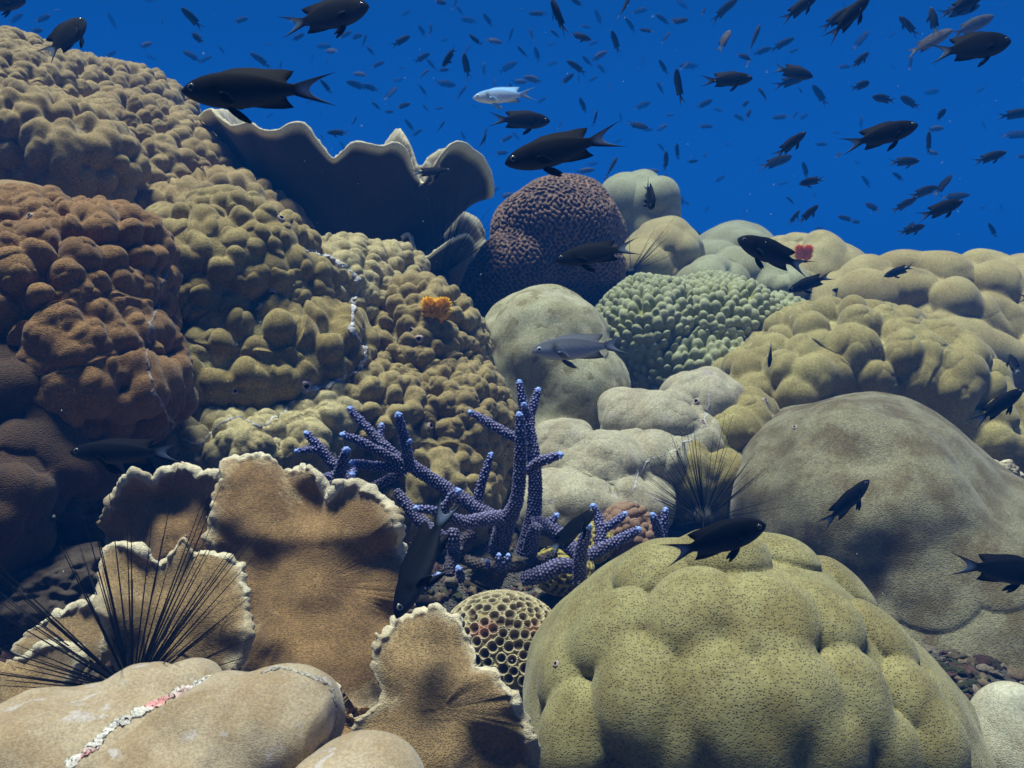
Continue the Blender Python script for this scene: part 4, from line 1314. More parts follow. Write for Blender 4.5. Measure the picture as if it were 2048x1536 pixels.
def fish_grid(L, deep=1.0, bend=0.0, wide=1.0, fork=1.0, hi=True, tones=None, lobes=1.0):
    """One continuous skin: body, ridge fins and forked tail. Nose at +x, back at +z, total length L."""
    dark, side, belly, clear = tones
    na = 12 if hi else 7
    half = [0.0, 4.0, 14.0] + list(np.linspace(26, 154, na)) + [166.0, 176.0, 180.0]
    th = np.radians(np.array(half + [360 - a for a in half[-2:0:-1]]))
    M = len(th)
    xk = [0.500, 0.493, 0.475, 0.44, 0.38, 0.30, 0.20, 0.10, 0.00, -0.08, -0.15, -0.20, -0.235]
    tk = [0.004, 0.020, 0.040, 0.065, 0.092, 0.114, 0.126, 0.124, 0.108, 0.086, 0.060, 0.043, 0.036]
    bk = [0.004, 0.018, 0.034, 0.055, 0.083, 0.106, 0.120, 0.120, 0.106, 0.084, 0.058, 0.042, 0.036]
    wk = [0.003, 0.014, 0.026, 0.040, 0.055, 0.064, 0.066, 0.060, 0.048, 0.034, 0.021, 0.013, 0.008]
    nb = 34 if hi else 16
    xs = 0.5 - 0.735 * (np.linspace(0, 1, nb) ** 1.15)
    g = lambda k: np.interp(-xs, -np.array(xk), np.array(k))
    sm = lambda a: np.convolve(np.pad(a, 1, mode="edge"), [0.2, 0.6, 0.2], "valid")
    top, bot, wid = sm(g(tk)) * deep, sm(g(bk)) * deep, sm(g(wk)) * wide
    dors = np.interp(-xs, [-0.27, -0.20, 0.0, 0.08, 0.15, 0.17], [0, 0.022, 0.030, 0.048, 0.058, 0.0])
    anal = np.interp(-xs, [-0.03, 0.0, 0.09, 0.14, 0.17], [0, 0.016, 0.045, 0.055, 0.0])
    rings, cols = [], []
    for i in range(nb):
        x = xs[i]
        c, s = np.cos(th), np.sin(th)
        z = np.where(c > 0, c * top[i], c * bot[i])
        y = np.sign(s) * np.abs(s) ** 0.85 * wid[i]
        X = np.full(M, x)
        z[0] += dors[i]
        X[0] -= dors[i] * 1.9
        k180 = half.index(180.0)
        z[k180] -= anal[i]
        X[k180] -= anal[i] * 1.9
        rings.append(np.stack([X, y, z], 1))
        rel = np.clip((z + bot[i]) / (top[i] + bot[i]), 0, 1)[:, None]
        head = np.clip((x - 0.36) / 0.1, 0, 1)
        col = np.where(rel > 0.5, side + (dark - side) * np.clip((rel - 0.5) / 0.35, 0, 1), belly + (side - belly) * np.clip(rel / 0.5, 0, 1))
        spot = np.exp(-(((x - 0.27) / 0.028) ** 2 + ((rel - 0.55) / 0.22) ** 2)) * 0.75
        spot2 = np.exp(-(((x - 0.22) / 0.022) ** 2 + ((rel - 0.28) / 0.1) ** 2)) * 0.8
        col = col * (1 - np.clip(spot + spot2, 0, 0.85))
        scale_row = 1 + 0.12 * math.sin(i * 2.1) * np.sin(th * 9)[:, None]
        col = col * scale_row
        col[0] = dark * 0.6
        col[k180] = dark * 0.6
        rings.append
        cols.append(col)
    nt = 12 if hi else 6
    for j in range(1, nt + 1):
        t = j / nt
        c, s = np.cos(th), np.sin(th)
        H = (0.036 + 0.078 * t ** 0.9 * fork) * deep ** 0.5
        reach = 0.10 + 0.19 * np.abs(c) ** 1.7 * lobes
        X = -0.235 - reach * t
        z = c * H
        y = s * 0.008 * (1 - t * 0.75) * wide
        rings.append(np.stack([X, y, z], 1))
        mid = np.clip(1 - np.abs(c) ** 2 * 1.25, 0, 1)[:, None] * min(1.0, t * 1.6)
        cols.append(dark * 0.7 * (1 - mid) + clear * mid)
    v = np.stack(rings)
    n = len(v)
    verts = v.reshape(-1, 3)
    idx = np.arange(n * M).reshape(n, M)
    jn = np.roll(idx, -1, 1)
    f = np.stack([idx[:-1], idx[1:], jn[1:], jn[:-1]], -1).reshape(-1, 4)
    faces = [tuple(q) for q in f.tolist()]
    faces.append(tuple(int(q) for q in idx[0]))
    last = idx[-1]
    for i in range(k180):          # close the trailing edge side to side, so the fork stays open
        a, b, c_, d_ = last[i], last[i + 1], last[(M - i - 1) % M], last[(M - i) % M]
        q = [int(a), int(d_), int(c_), int(b)]
        q = list(dict.fromkeys(q))
        if len(q) >= 3:
            faces.append(tuple(q))
    if bend:
        xx = verts[:, 0]
        verts[:, 1] += bend * np.where(xx < 0.15, (0.15 - xx) ** 2, (xx - 0.15) ** 2 * 0.5)
    return verts * L, faces, np.clip(np.concatenate(cols), 0, 1)


def blade(p0, direction, side, length, width, thick, col, tipcol, L):
    """A small tapered paired fin."""
    d = np.array(direction, float); d /= np.linalg.norm(d)
    s = np.array(side, float); s -= d * (s @ d); s /= np.linalg.norm(s)
    n = np.cross(d, s)
    vs, cs = [], []
    prof = [(0, .35), (.25, .8), (.5, 1.0), (.75, .75), (.92, .4), (1, .08)]
    for t, w in prof:
        c = np.array(p0) + d * length * t
        vs += [c + s * width * w * .5, c + n * thick * .5, c - s * width * w * .5, c - n * thick * .5]
        cs += [np.array(col) * (1 - t) + np.array(tipcol) * t] * 4
    fs = []
    for j in range(len(prof) - 1):
        for i in range(4):
            fs.append((j * 4 + i, j * 4 + (i + 1) % 4, j * 4 + 4 + (i + 1) % 4, j * 4 + 4 + i))
    fs += [(3, 2, 1, 0), tuple(range(len(vs) - 4, len(vs)))]
    return np.array(vs) * L, fs, np.array(cs)


TONES = {
    "dark": [np.array(c) for c in ((0.003, 0.004, 0.008), (0.010, 0.013, 0.021), (0.055, 0.06, 0.07), (0.16, 0.21, 0.30))],
    "grey": [np.array(c) for c in ((0.08, 0.09, 0.12), (0.30, 0.32, 0.38), (0.48, 0.5, 0.54), (0.4, 0.45, 0.52))],
    "brown": [np.array(c) for c in ((0.09, 0.065, 0.04), (0.18, 0.13, 0.08), (0.24, 0.19, 0.13), (0.25, 0.2, 0.15))],
    "silver": [np.array(c) for c in ((0.22, 0.42, 0.70), (0.62, 0.74, 0.85), (0.80, 0.86, 0.9), (0.30, 0.45, 0.65))],
    "hazy": [np.array(c) for c in ((0.006, 0.007, 0.012), (0.014, 0.016, 0.02), (0.05, 0.05, 0.05), (0.13, 0.16, 0.22))],
    "pale": [np.array(c) for c in ((0.06, 0.06, 0.06), (0.12, 0.11, 0.10), (0.2, 0.19, 0.17), (0.25, 0.26, 0.28))],
}


def make_mesh(name, verts, faces, cols, mat):
    me = bpy.data.meshes.new(name)
    me.from_pydata([tuple(q) for q in verts], [], faces)
    me.update()
    me.materials.append(mat)
    me.polygons.foreach_set("use_smooth", np.ones(len(me.polygons), dtype=bool))
    at = me.attributes.new("Col", "FLOAT_COLOR", "POINT")
    c4 = np.ones((len(cols), 4), dtype=np.float32)
    c4[:, :3] = cols
    at.data.foreach_set("color", c4.ravel())
    return me


_protos = {}


def fish_proto(tone, bend, deep, hi, wide=1.0, lobes=1.0):
    key = (tone, bend, deep, hi, wide, lobes)
    if key in _protos:
        return _protos[key]
    tn = TONES[tone]
    parts = [("fish", make_mesh("fish_body", *fish_grid(1.0, deep, bend, wide, hi=hi, tones=tn, lobes=lobes), M_FISH))]
    if hi:
        dirs, f = quad_sphere(8)
        for s in (-1, 1):
            ye = bend * 0.5 * (0.27 ** 2)
            ev = dirs * np.array([0.028, 0.012, 0.028]) + np.array([0.425, s * 0.0375 * wide + ye, 0.016])
            rr = np.hypot(dirs[:, 0], dirs[:, 2])
            ec = np.where((rr < 0.52)[:, None], np.array([0.003, 0.003, 0.004]), np.where((rr < 0.86)[:, None], np.array(tn[2]) * 1.4 + 0.05, np.array(tn[0])))
            parts.append(("eye", make_mesh("fish_eye", ev, [tuple(q) for q in f.tolist()], ec, M_EYE)))
            parts.append(("pectoral_fin", make_mesh("pectoral_fin", *blade((0.245, s * 0.058 * wide, -0.03), (-0.85, s * 0.30, -0.5), (0.5, s * 0.15, 1), 0.14, 0.07, 0.003, tn[0], tn[1], 1.0), M_FISH)))
            parts.append(("pelvic_fin", make_mesh("pelvic_fin", *blade((0.20, s * 0.02 * wide, -0.115 * deep), (-0.85, s * 0.16, -0.55), (0.5, 0, -1), 0.17, 0.05, 0.003, tn[0], tn[0], 1.0), M_FISH)))
    _protos[key] = parts
    return parts


def put_fish(head, tail, L, label, group, tone="dark", yaw=0.0, roll=0.0, bend=0.0, deep=1.0, hi=True, name="chromis", cat="fish", wide=1.0, lobes=1.0):
    """Head and tail bearings, real length L; YAW turns the head towards the viewer (degrees)."""
    hx, hy = head
    tx, ty = tail
    ya = math.radians(yaw)
    a = math.atan2(-(hy - ty), hx - tx)
    ln = math.hypot(hx - tx, hy - ty)
    d = F * L * math.cos(ya) / ln
    mid = P((hx + tx) / 2, (hy + ty) / 2, d)
    scr = RIGHT * math.cos(a) + UP * math.sin(a)
    fw = scr * math.cos(ya) - FWD * math.sin(ya)
    upv = UP if abs(math.cos(a)) > 0.10 or abs(ya) > 0.5 else UP * 0.2 + RIGHT * (-1 if math.cos(a) >= 0 else 1)
    z = upv - fw * (upv @ fw)
    z /= np.linalg.norm(z)
    y = np.cross(z, fw)
    ro = math.radians(roll)
    z2 = z * math.cos(ro) + y * math.sin(ro)
    y2 = np.cross(z2, fw)
    R = Matrix((fw * L, y2 * L, z2 * L)).transposed().to_4x4()
    R.translation = Vector(mid)
    parts = fish_proto(tone, bend, deep, hi, wide, lobes)
    root = bpy.data.objects.new(name, parts[0][1])
    root.matrix_world = R
    COL.objects.link(root)
    tag(root, label, cat, group)
    for nm, me in parts[1:]:
        o = bpy.data.objects.new(nm, me)
        o.parent = root
        COL.objects.link(o)
    return root


G1 = "dark chromis near the viewer"
NEAR = [
    # head, tail, length m, label, options
    ((364, 183), (668, 178), 0.175 * .62, "big blurred dark chromis facing left above the plate coral cup", dict(deep=0.98, roll=4)),
    ((738, 12), (562, 55), 0.10, "large dark chromis facing right cut by the top edge, above the big blurred one", dict(deep=1.35, roll=5)),
    ((150, 22), (108, 130), 0.085, "dark blurred chromis diving tail down over the tan mound", dict(yaw=-35, deep=1.2, roll=30)),
    ((52, 2), (-60, 14), 0.10, "dark chromis nose poking in at the photo's top left corner", dict(deep=1.2)),
    ((1010, 328), (1243, 268), 0.11, "large black chromis facing left with long forked tail above the brain coral", dict(deep=1.0)),
    ((1100, 243), (978, 238), 0.10, "dark blue chromis facing right just above the large black one", dict(deep=1.15, tone="dark")),
    ((903, 342), (818, 346), 0.08, "slim dark chromis crossing the notch of the plate coral cup", dict(deep=0.75, roll=10)),
    ((1258, 540 - 22), (1110, 518), 0.1, "", None),
    ((1110, 522), (1278, 492), 0.095, "dark chromis facing left against the brain coral's foot", dict(deep=0.95, roll=-8)),
    ((1300, 424), (1297, 355), 0.085, "leaf shaped dark chromis seen head on beside the brain coral", dict(yaw=45, deep=1.3, roll=15)),
    ((1475, 478), (1622, 540), 0.10, "black chromis with golden back edge in front of the orange red worm", dict(deep=1.15)),
    ((1577, 582), (1668, 549), 0.085, "dark chromis facing down left over the straw yellow hump", dict(deep=0.95)),
    ((1664, 580), (1708, 585), 0.06, "tiny dark chromis facing left beside the straw yellow hump", dict(deep=1.0)),
    ((1768, 553), (1830, 531), 0.085, "hazy chromis facing left in blue water just above the ochre coral", dict(deep=0.95, tone="hazy")),
    ((1709, 500), (1704, 543), 0.07, "thin dark chromis hanging upright above the ochre coral", dict(deep=0.7, yaw=10, roll=60)),
    ((1064, 703), (1259, 688), 0.10, "grey chromis with pale ringed eye in front of the grey green boulder", dict(deep=0.98, tone="grey")),
    ((1072, 612), (1112, 656), 0.06, "small brown fish with dark back nosing up the grey green boulder", dict(deep=0.85, tone="brown", lobes=0.35, name="brown_damselfish")),
    ((966, 640), (934, 716), 0.075, "slim dark chromis rising in the gap left of the grey green boulder", dict(deep=0.7, yaw=-10, roll=50)),
    ((1536, 735), (1545, 680), 0.055, "small dark chromis pointing down over the olive lumps", dict(deep=1.05, yaw=15, roll=30)),
    ((2028, 708), (2026, 750), 0.055, "round dark chromis seen nearly end on over the ochre coral", dict(yaw=-45, deep=1.2, roll=-40)),
    ((2047, 778), (1943, 850), 0.09, "dark chromis climbing to the right across the olive lumps", dict(deep=0.9)),
    ((1739, 960), (1643, 1058), 0.09, "dark chromis climbing over the shaded face of the big grey boulder", dict(deep=0.85, bend=0.25)),
    ((1532, 1050), (1328, 1112), 0.084, "two tone chromis with white belly skimming the huge olive boulder", dict(deep=1.15, tone="dark", roll=-6)),
    ((1357, 1200), (1362, 1138), 0.035, "tiny olive fish pointing down on the huge olive boulder", dict(deep=0.75, yaw=20, roll=60, tone="grey", lobes=0.4)),
    ((1192, 1018), (1092, 1112), 0.075, "black chromis climbing across the blue branches", dict(deep=0.85, roll=15)),
    ((800, 1222), (898, 1000), 0.115, "big blurred chromis diving head down in front of the ruffled plates", dict(deep=0.85, yaw=25, roll=-35, bend=0.15)),
    ((2100, 1150), (1902, 1128), 0.095, "dark chromis leaving by the right edge with pale forked tail", dict(deep=1.1)),
    ((2120, 590), (2034, 597), 0.09, "dark chromis of which only the forked tail shows at the photo's right edge", dict(deep=1.0)),
    ((918, 976), (926, 945), 0.045, "tiny black fish among the small knobs behind the blue branches", dict(deep=0.9, roll=40, lobes=0.3)),
    ((140, 905), (368, 905), 0.105, "blurred dark chromis facing left before the rusty wall", dict(deep=0.82, tone="dark")),
    ((2022, 82), (1860, 108), 0.10, "large black chromis facing right with long tail points in the photo's upper right", dict(deep=1.3, roll=5)),
    ((1836, 250), (1682, 294), 0.10, "slim black chromis with long tail heading right in open water", dict(deep=1.0)),
    ((1612, 264), (1546, 316), 0.085, "black chromis climbing to the right above the dark one seen end on", dict(deep=0.85)),
    ((1505, 157), (1400, 162), 0.10, "dark chromis facing right with white tail in the upper right water", dict(deep=1.08, tone="hazy")),
    ((1926, 402), (1834, 436), 0.09, "black chromis with ragged fins heading right low in the far right water", dict(deep=1.0)),
    ((1740, -8), (1652, 82), 0.095, "black chromis climbing steeply past the top edge in the upper right", dict(deep=0.85)),
    ((1702, 14), (1640, 62), 0.095, "grey chromis just behind the steeply climbing black one", dict(deep=0.85, tone="hazy")),
    ((1636, -10), (1560, 44), 0.095, "dark chromis cut by the top edge, left of the climbing pair", dict(deep=0.9)),
    ((1970, -14), (1886, 32), 0.095, "dark chromis cut by the top edge above the large black one", dict(deep=1.0)),
    ((1603, 365), (1646, 360), 0.07, "stubby black chromis with splayed tail seen three quarter from behind", dict(yaw=-35, deep=1.15, roll=10)),
    ((1839, 322), (1776, 325), 0.09, "grey chromis facing right with clear eye below the slim black one", dict(deep=1.05, tone="hazy")),
    ((1103, -6), (1133, 76), 0.09, "dark chromis hanging tail down at the top middle edge", dict(deep=0.8, yaw=-10, roll=35)),
    ((1182, 80), (1138, 66), 0.075, "dark chromis facing right beside the one hanging at the top middle", dict(deep=1.1, tone="dark")),
    ((886, 136), (912, 90), 0.075, "dark leaf shaped chromis pointing down left of the silver fish", dict(deep=1.0, yaw=15, roll=25, lobes=0.6)),
    ((1310, 480), (1317, 457), 0.05, "tiny black chromis, upper of two over the straw yellow hump", dict(deep=1.0)),
    ((1317, 480), (1306, 508), 0.05, "tiny black chromis, lower of two over the straw yellow hump", dict(deep=1.0)),
    ((654, 265), (699, 266), 0.08, "small dark chromis hovering over the middle of the plate coral cup", dict(deep=0.95)),
    ((1865, 10), (1869, 75), 0.09, "dark chromis upright in the water left of the large black one", dict(deep=0.85, yaw=-15, roll=40, tone="hazy")),
    ((1798, 32), (1838, 74), 0.09, "dark chromis facing up left beside the upright one", dict(deep=1.0, tone="hazy")),
    ((1637, 410), (1595, 448), 0.075, "black chromis climbing right above the hazy sage hump", dict(deep=0.9)),
    ((1600, 420), (1576, 452), 0.07, "slim black chromis left of the one climbing above the sage hump", dict(deep=0.75)),
    ((1850, 451), (1793, 468), 0.08, "dark chromis heading right just above the ochre coral's left hump", dict(deep=1.0)),
    ((1738, 104), (1701, 138), 0.085, "dark chromis climbing right in the middle of the upper right school", dict(deep=0.95)),
    ((2013, 304), (1944, 326), 0.095, "grey streaked chromis heading right near the photo's right edge", dict(deep=0.9, tone="hazy")),
]
for hd, tl, L, lab, op in NEAR:
    if op is None:
        continue
    put_fish(hd, tl, L, lab, None, **op)
put_fish((946, 196), (1074, 187), 0.16, "silvery blue fish facing left in open water above the dark blue chromis", None, tone="silver", deep=0.92, name="silver_fusilier", lobes=0.9)

# the school: (x, y, length, heading deg, tone) in three zoomed tiles, each 2.926 px per photo px
TILE_A = [(870, 5, 60, 0, 'h'), (330, 65, 40, 20, 'p'), (90, 110, 110, 10, 'f'), (245, 110, 120, 0, 'f'), (215, 180, 90, -10, 'h'), (660, 130, 80, 110, 'f'), (950, 130, 50, 90, 'h'),
          (1125, 110, 140, 135, 'd'), (1160, 225, 100, 140, 'd'), (1405, 120, 80, 30, 'h'), (850, 265, 90, 0, 'p'), (1300, 295, 60, 130, 'h'), (1125, 330, 110, 150, 'h'), (1195, 350, 90, 20, 'f'),
          (1530, 355, 110, 150, 'h'), (1740, 220, 80, 40, 'h'), (1885, 270, 90, 0, 'f'), (1945, 300, 80, 170, 'p'), (2020, 200, 60, 0, 'h'), (1825, 350, 60, 80, 'f'), (1915, 370, 50, 90, 'h'),
          (645, 320, 70, 30, 'h'), (890, 340, 60, 160, 'f'), (1575, 680, 60, 40, 'f'), (1880, 670, 50, 100, 'f'), (1910, 510, 80, 130, 'd'), (1640, 395, 60, 70, 'h')]
TILE_B = [(600, 10, 80, -30, 'd'), (690, 25, 80, 70, 'h'), (722, 65, 80, 120, 'h'), (400, 80, 60, 30, 'h'), (775, 120, 90, 170, 'f'), (885, 120, 80, 130, 'h'), (1180, 80, 100, 180, 'h'), (1405, 15, 80, 150, 'd'),
          (1450, 155, 60, 0, 'h'), (1530, 105, 80, 120, 'f'), (1680, 50, 140, 65, 'd'), (1765, 65, 80, 0, 'f'), (1720, 150, 100, 125, 'h'), (1815, 180, 80, 170, 'd'), (1910, 115, 90, 150, 'h'),
          (1995, 120, 100, 0, 'h'), (2020, 30, 60, 130, 'h'), (1920, 225, 80, 55, 'd'), (1630, 250, 110, 115, 'd'), (1280, 200, 80, 130, 'h'), (1495, 255, 60, 20, 'h'), (1245, 260, 60, 10, 'f'),
          (1170, 320, 70, 110, 'h'), (1085, 305, 80, 130, 'd'), (1015, 210, 70, 70, 'h'), (1140, 210, 90, 100, 'h'), (915, 240, 90, 0, 'p'), (810, 235, 100, 130, 'd'), (755, 300, 80, 60, 'f'),
          (755, 390, 130, 100, 'd'), (555, 380, 80, 130, 'h'), (620, 410, 60, 0, 'd'), (495, 340, 100, 40, 'h'), (500, 185, 80, 120, 'h'), (550, 180, 80, 90, 'h'), (375, 240, 110, 40, 'd'),
          (630, 235, 40, 0, 'h'), (155, 250, 80, 60, 'h'), (200, 300, 80, 130, 'h'), (45, 205, 80, 10, 'h'), (110, 215, 70, 0, 'h'), (235, 380, 80, 10, 'h'), (375, 400, 40, 0, 'h'), (500, 440, 90, 45, 'h'),
          (140, 435, 80, 175, 'p'), (120, 500, 100, 170, 'h'), (200, 515, 80, 170, 'h'), (505, 530, 60, 130, 'h'), (310, 550, 110, 55, 'f'), (630, 490, 110, 0, 'f'), (720, 550, 90, 45, 'f'),
          (860, 410, 70, 90, 'p'), (995, 395, 110, 25, 'f'), (1065, 480, 80, 0, 'p'), (1150, 465, 100, 170, 'p'), (925, 490, 60, 90, 'h'), (1025, 525, 70, 110, 'd'), (1195, 590, 60, 30, 'h'),
          (1345, 465, 90, 40, 'd'), (1405, 395, 120, 150, 'd'), (1465, 360, 80, 130, 'h'), (1495, 465, 60, 30, 'h'), (1590, 510, 50, 90, 'h'), (1530, 330, 100, 30, 'p'), (1550, 405, 70, 140, 'h'),
          (1255, 375, 60, 10, 'f'), (1415, 465, 50, 90, 'h'), (1910, 395, 80, 130, 'd'), (2030, 390, 70, 45, 'h'), (1895, 520, 90, 110, 'h'), (1780, 620, 100, 20, 'f'), (1440, 620, 80, 120, 'd'),
          (1510, 700, 90, 80, 'd'), (1755, 735, 110, -15, 'd'), (1815, 760, 60, 0, 'h'), (1900, 750, 70, 30, 'p'), (1945, 675, 50, 0, 'h'), (1305, 735, 60, 60, 'f'), (850, 835, 90, 60, 'd'), (605, 745, 70, 50, 'd'),
          (425, 735, 70, 130, 'h'), (465, 780, 70, 30, 'h'), (95, 720, 70, 50, 'h'), (300, 655, 50, 10, 'd'), (385, 620, 80, 5, 'd'), (520, 635, 50, 130, 'h'), (595, 635, 50, 20, 'h'), (230, 620, 60, 140, 'd'),
          (740, 800, 50, 120, 'h'), (865, 800, 90, 80, 'f'), (990, 815, 70, 20, 'h'), (960, 895, 70, 10, 'h'), (1600, 990, 120, 60, 'd'), (1575, 1050, 60, 80, 'h'), (1925, 950, 100, 95, 'd'), (1930, 1070, 90, 100, 'd'),
          (1900, 865, 60, 130, 'h'), (1990, 890, 80, 100, 'd'), (1850, 1000, 70, 0, 'p'), (1450, 1000, 100, 5, 'p'), (1490, 960, 60, 0, 'f'), (2010, 1170, 60, 45, 'h'), (990, 1145, 80, 0, 'p'), (760, 470, 50, 60, 'f'),
          (1660, 690, 60, 100, 'f'), (350, 470, 60, 20, 'f'), (930, 1110, 50, 40, 'h'), (1050, 800, 60, 140, 'f')]
TILE_C = [(55, 30, 90, 150, 'f'), (290, 60, 150, 35, 'h'), (172, 70, 60, 60, 'd'), (30, 125, 80, 0, 'd'), (295, 235, 150, 60, 'p'), (465, 240, 160, 70, 'h'), (630, 260, 130, 25, 'h'), (515, 300, 100, 20, 'h'),
          (695, 300, 60, 20, 'h'), (405, 330, 80, -30, 'd'), (435, 370, 60, 70, 'p'), (95, 385, 110, 180, 'f'), (690, 420, 190, -28, 'd'), (680, 475, 170, 18, 'h'), (735, 520, 50, -45, 'd'),
          (1090, 240, 130, 50, 'f'), (990, 390, 70, 0, 'h'), (1095, 500, 120, 25, 'd'), (700, 130, 40, 45, 'f'), (1660, 65, 200, 10, 'h'), (1740, 155, 180, 20, 'p'), (1490, 250, 200, 25, 'p'),
          (1385, 370, 80, 90, 'p'), (25, 510, 160, 105, 'd'), (175, 610, 90, 25, 'h'), (264, 645, 60, 170, 'f'), (415, 610, 60, 40, 'd'), (435, 670, 70, 60, 'd'), (385, 690, 70, 150, 'h'), (530, 560, 110, 115, 'h'),
          (855, 560, 130, 130, 'h'), (1230, 580, 130, 175, 'd'), (1385, 600, 140, 168, 'h'), (1555, 675, 110, 40, 'd'), (630, 685, 80, 180, 'h'), (705, 680, 50, 60, 'd'), (755, 685, 70, 30, 'f'),
          (180, 740, 80, 0, 'h'), (590, 950, 170, 18, 'h'), (855, 845, 70, 0, 'h'), (960, 910, 60, 45, 'd'), (1095, 720, 80, 85, 'f'), (1525, 755, 90, 5, 'p'), (1490, 840, 110, 105, 'd'), (1510, 895, 80, 0, 'p'),
          (1990, 670, 160, 5, 'h'), (2000, 790, 150, 0, 'f'), (2040, 915, 60, 0, 'd'), (20, 890, 80, 100, 'd'), (105, 945, 60, 5, 'd'), (180, 910, 40, 60, 'd'), (490, 935, 30, 90, 'h'), (770, 1000, 90, 120, 'h'),
          (1125, 1065, 80, 130, 'h'), (1315, 1035, 80, 150, 'd'), (1570, 1090, 150, 50, 'd'), (1455, 1125, 140, 20, 'd'), (1640, 1150, 120, 0, 'h'), (1345, 1200, 120, 30, 'd'), (1165, 1215, 80, 140, 'd'),
          (685, 1175, 60, 130, 'd'), (825, 1150, 50, 80, 'f'), (1010, 1280, 90, 165, 'd'), (1070, 1300, 60, 180, 'd'), (860, 1340, 70, 180, 'f'), (1865, 1350, 90, 125, 'd'), (50, 1180, 60, 100, 'h'),
          (75, 1190, 50, 150, 'h'), (265, 1050, 60, 30, 'f'), (190, 1225, 50, 40, 'f'), (160, 1390, 80, 120, 'd'), (750, 1415, 70, 10, 'd'), (1500, 540, 90, 10, 'f'), (1800, 1220, 50, 20, 'f'), (410, 1260, 50, 70, 'f'),
          (1380, 1320, 60, 40, 'd')]
school = []
for ox, lst in ((0, TILE_A), (674, TILE_B), (1348, TILE_C)):
    for x, y, ln, an, t in lst:
        school.append((ox + x / 2.926, y / 2.926, ln / 2.926, an, t))
rg = random.Random(21)
# fainter fish between them, deep in the blue
faint = 0
while faint < 34:
    x, y = rg.uniform(420, 2030), rg.uniform(8, 420)
    if y > 330 and x < 1320:
        continue
    if min((x - s[0]) ** 2 + (y - s[1]) ** 2 for s in school) < 34 ** 2:
        continue
    school.append((x, y, rg.uniform(14, 20), rg.choice((15, 30, 160, 120, 60, 175)), 'f'))
    faint += 1
HEAD = ["right", "up right", "upward", "up left", "left", "down left", "downward", "down right"]
TONEW = {'d': "dark", 'h': "hazy grey", 'f': "very faint", 'p': "pale brownish"}
TONEK = {'d': "hazy", 'h': "hazy", 'f': "hazy", 'p': "pale"}


def place_words(x, y):
    v = "along top edge" if y < 90 else ("high" if y < 200 else ("midway" if y < 320 else "low"))
    h = ("over tan mound" if x < 420 else "over plate cup" if x < 880 else "over brain coral" if x < 1220 else
         "over sage dome" if x < 1420 else "over red worm" if x < 1700 else "over ochre coral")
    return v + " " + h


ORD = ["first", "second", "third", "fourth", "fifth", "sixth", "seventh", "eighth", "ninth", "tenth"]
keyed = {}
for s in school:
    h = HEAD[int(((s[3] % 360) + 22.5) // 45) % 8]
    keyed.setdefault(f"{TONEW[s[4]]} chromis heading {h} {place_words(s[0], s[1])}", []).append(s)
for k, lst in keyed.items():
    lst.sort()
    for i, (x, y, ln, an, t) in enumerate(lst):
        lab = k if len(lst) == 1 else k + ", " + ("leftmost" if i == 0 else "rightmost" if i == len(lst) - 1 else ORD[i] + " from left")
        Lr = rg.uniform(0.075, 0.095) * {'d': 1.15, 'h': 1.65, 'f': 2.5, 'p': 1.6}[t]
        ar = math.radians(an)
        ln *= 1.18
        dx, dy = math.cos(ar) * ln / 2, -math.sin(ar) * ln / 2
        steep = abs(math.sin(ar)) > 0.7
        put_fish((x + dx, y + dy), (x - dx, y - dy), Lr, lab, "chromis schooling in the open water", tone=TONEK[t], yaw=rg.choice((-25, 0, 12, 30)), hi=False,
                 roll=rg.uniform(20, 70) if steep else rg.uniform(-12, 12), bend=rg.choice((0, 0, 0.3, -0.3)), deep=rg.choice((0.95, 1.08, 1.2)) if not steep else rg.choice((0.85, 1.0)))

# ------------------------------------------------------------------ specks drifting in the water
def specks(n):
    vs, fs = [], []
    for i in range(n):
        d = rg.uniform(0.35, 2.2) ** 1.1
        c = P(rg.uniform(-100, 2150), rg.uniform(-60, 1500), d)
        if on_reef_distance(c) < np.linalg.norm(c) + 0.01:
            continue
        r = rg.uniform(0.00025, 0.0006) * (0.6 + 0.4 * d)
        b = len(vs)
        for q in ((1, 0, 0), (-1, 0, 0), (0, 1, 0), (0, -1, 0), (0, 0, 1), (0, 0, -1)):
            vs.append(c + np.array(q) * r * rg.uniform(0.6, 1.3))
        for f in ((0, 2, 4), (2, 1, 4), (1, 3, 4), (3, 0, 4), (2, 0, 5), (1, 2, 5), (3, 1, 5), (0, 3, 5)):
            fs.append(tuple(b + k for k in f))
    o = mesh_obj("drifting_specks", np.array(vs), fs, plain_mat("plankton_speck", (0.7, 0.72, 0.7), 0.8, 0.1, 0.1, 50), smooth=True)
    o["kind"] = "stuff"


def on_reef_distance(c):
    l, n, ob = on_reef(1024 + c[0] / (c @ FWD) * F, 768 - (c @ UP) / (c @ FWD) * F)
    return 1e9 if l is None else np.linalg.norm(l)


specks(420)


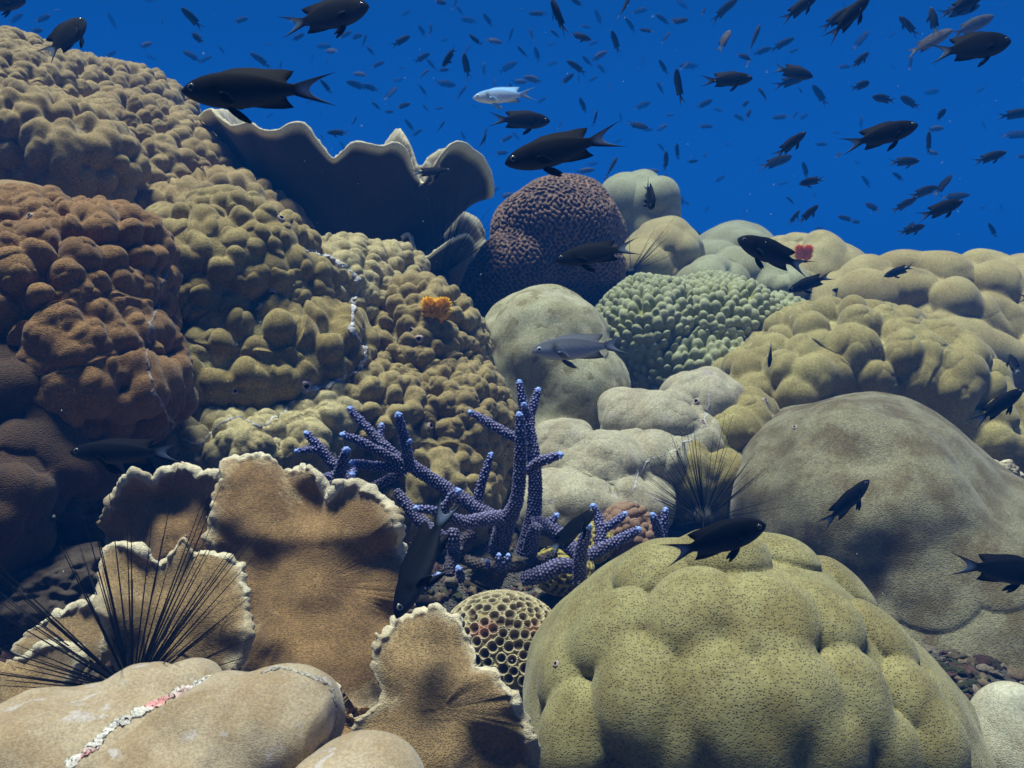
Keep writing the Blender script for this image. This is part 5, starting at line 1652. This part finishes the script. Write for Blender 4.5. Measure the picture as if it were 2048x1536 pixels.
def gravel(n):
    """Broken coral bits lying in the gaps of the reef, more than anyone would count."""
    dirs, f = quad_sphere(5)
    vs, fs, cs, off, tries = [], [], [], 0, 0
    while len(vs) < n and tries < 60000:
        tries += 1
        if tries % 3:
            l, nn, ob = on_reef(rg.uniform(-20, 2060), rg.uniform(850, 1540))
        else:
            hit, l, nn, _, ob, _ = scene.ray_cast(DG, Vector((rg.uniform(-0.9, 1.3), rg.uniform(0.35, 2.6), 2.5)), Vector((0, 0, -1)))
            l = np.array(l)
        if ob is None or ob.name != "seabed":
            continue
        r = rg.uniform(0.003, 0.013)
        k = rg.random() * 50
        sh = 1 + 0.5 * noise(dirs + k, 0.7, 3) + 0.25 * noise(dirs + k, 0.3, 4)
        st = np.array([rg.uniform(0.6, 1.6), rg.uniform(0.6, 1.6), rg.uniform(0.4, 1.0)])
        vs.append(l + dirs * sh[:, None] * st * r)
        fs.append(f + off)
        off += len(dirs)
        c = np.array(rg.choice(((0.16, 0.12, 0.08), (0.09, 0.07, 0.045), (0.26, 0.22, 0.17), (0.11, 0.06, 0.06), (0.06, 0.07, 0.035)))) * rg.uniform(0.3, 0.8)
        cs.append(np.tile(c, (len(dirs), 1)) * (1 + 0.3 * noise(dirs + k, 0.4, 6))[:, None])
    o = mesh_obj("coral_gravel", np.concatenate(vs), np.concatenate(fs), M_SEAM, attrs={"Col": np.clip(np.concatenate(cs), 0, 1)})
    o["kind"] = "stuff"


gravel(1500)


# ------------------------------------------------------------------ the water's own haze
def box_haze(x0, x1, y0, y1, z0, z1, density, color):
    vs = [(x, y, z) for x in (x0, x1) for y in (y0, y1) for z in (z0, z1)]
    fs = [(0, 1, 3, 2), (4, 6, 7, 5), (0, 4, 5, 1), (2, 3, 7, 6), (0, 2, 6, 4), (1, 5, 7, 3)]
    me = bpy.data.meshes.new("haze")
    me.from_pydata(vs, [], fs)
    me.update()
    m = bpy.data.materials.new("blue_water_haze")
    m.use_nodes = True
    nt = m.node_tree
    nt.nodes.clear()
    out = nt.nodes.new("ShaderNodeOutputMaterial")
    pv = nt.nodes.new("ShaderNodeVolumePrincipled")
    pv.inputs["Color"].default_value = (*color, 1)
    pv.inputs["Density"].default_value = density
    pv.inputs["Anisotropy"].default_value = 0.0
    nt.links.new(pv.outputs[0], out.inputs["Volume"])
    me.materials.append(m)
    o = bpy.data.objects.new("haze", me)
    o["kind"] = "stuff"
    COL.objects.link(o)
    return o


box_haze(-32, 32, -8, 62, -6.6, 5.6, HAZE_DENSITY, HAZE_COLOR)
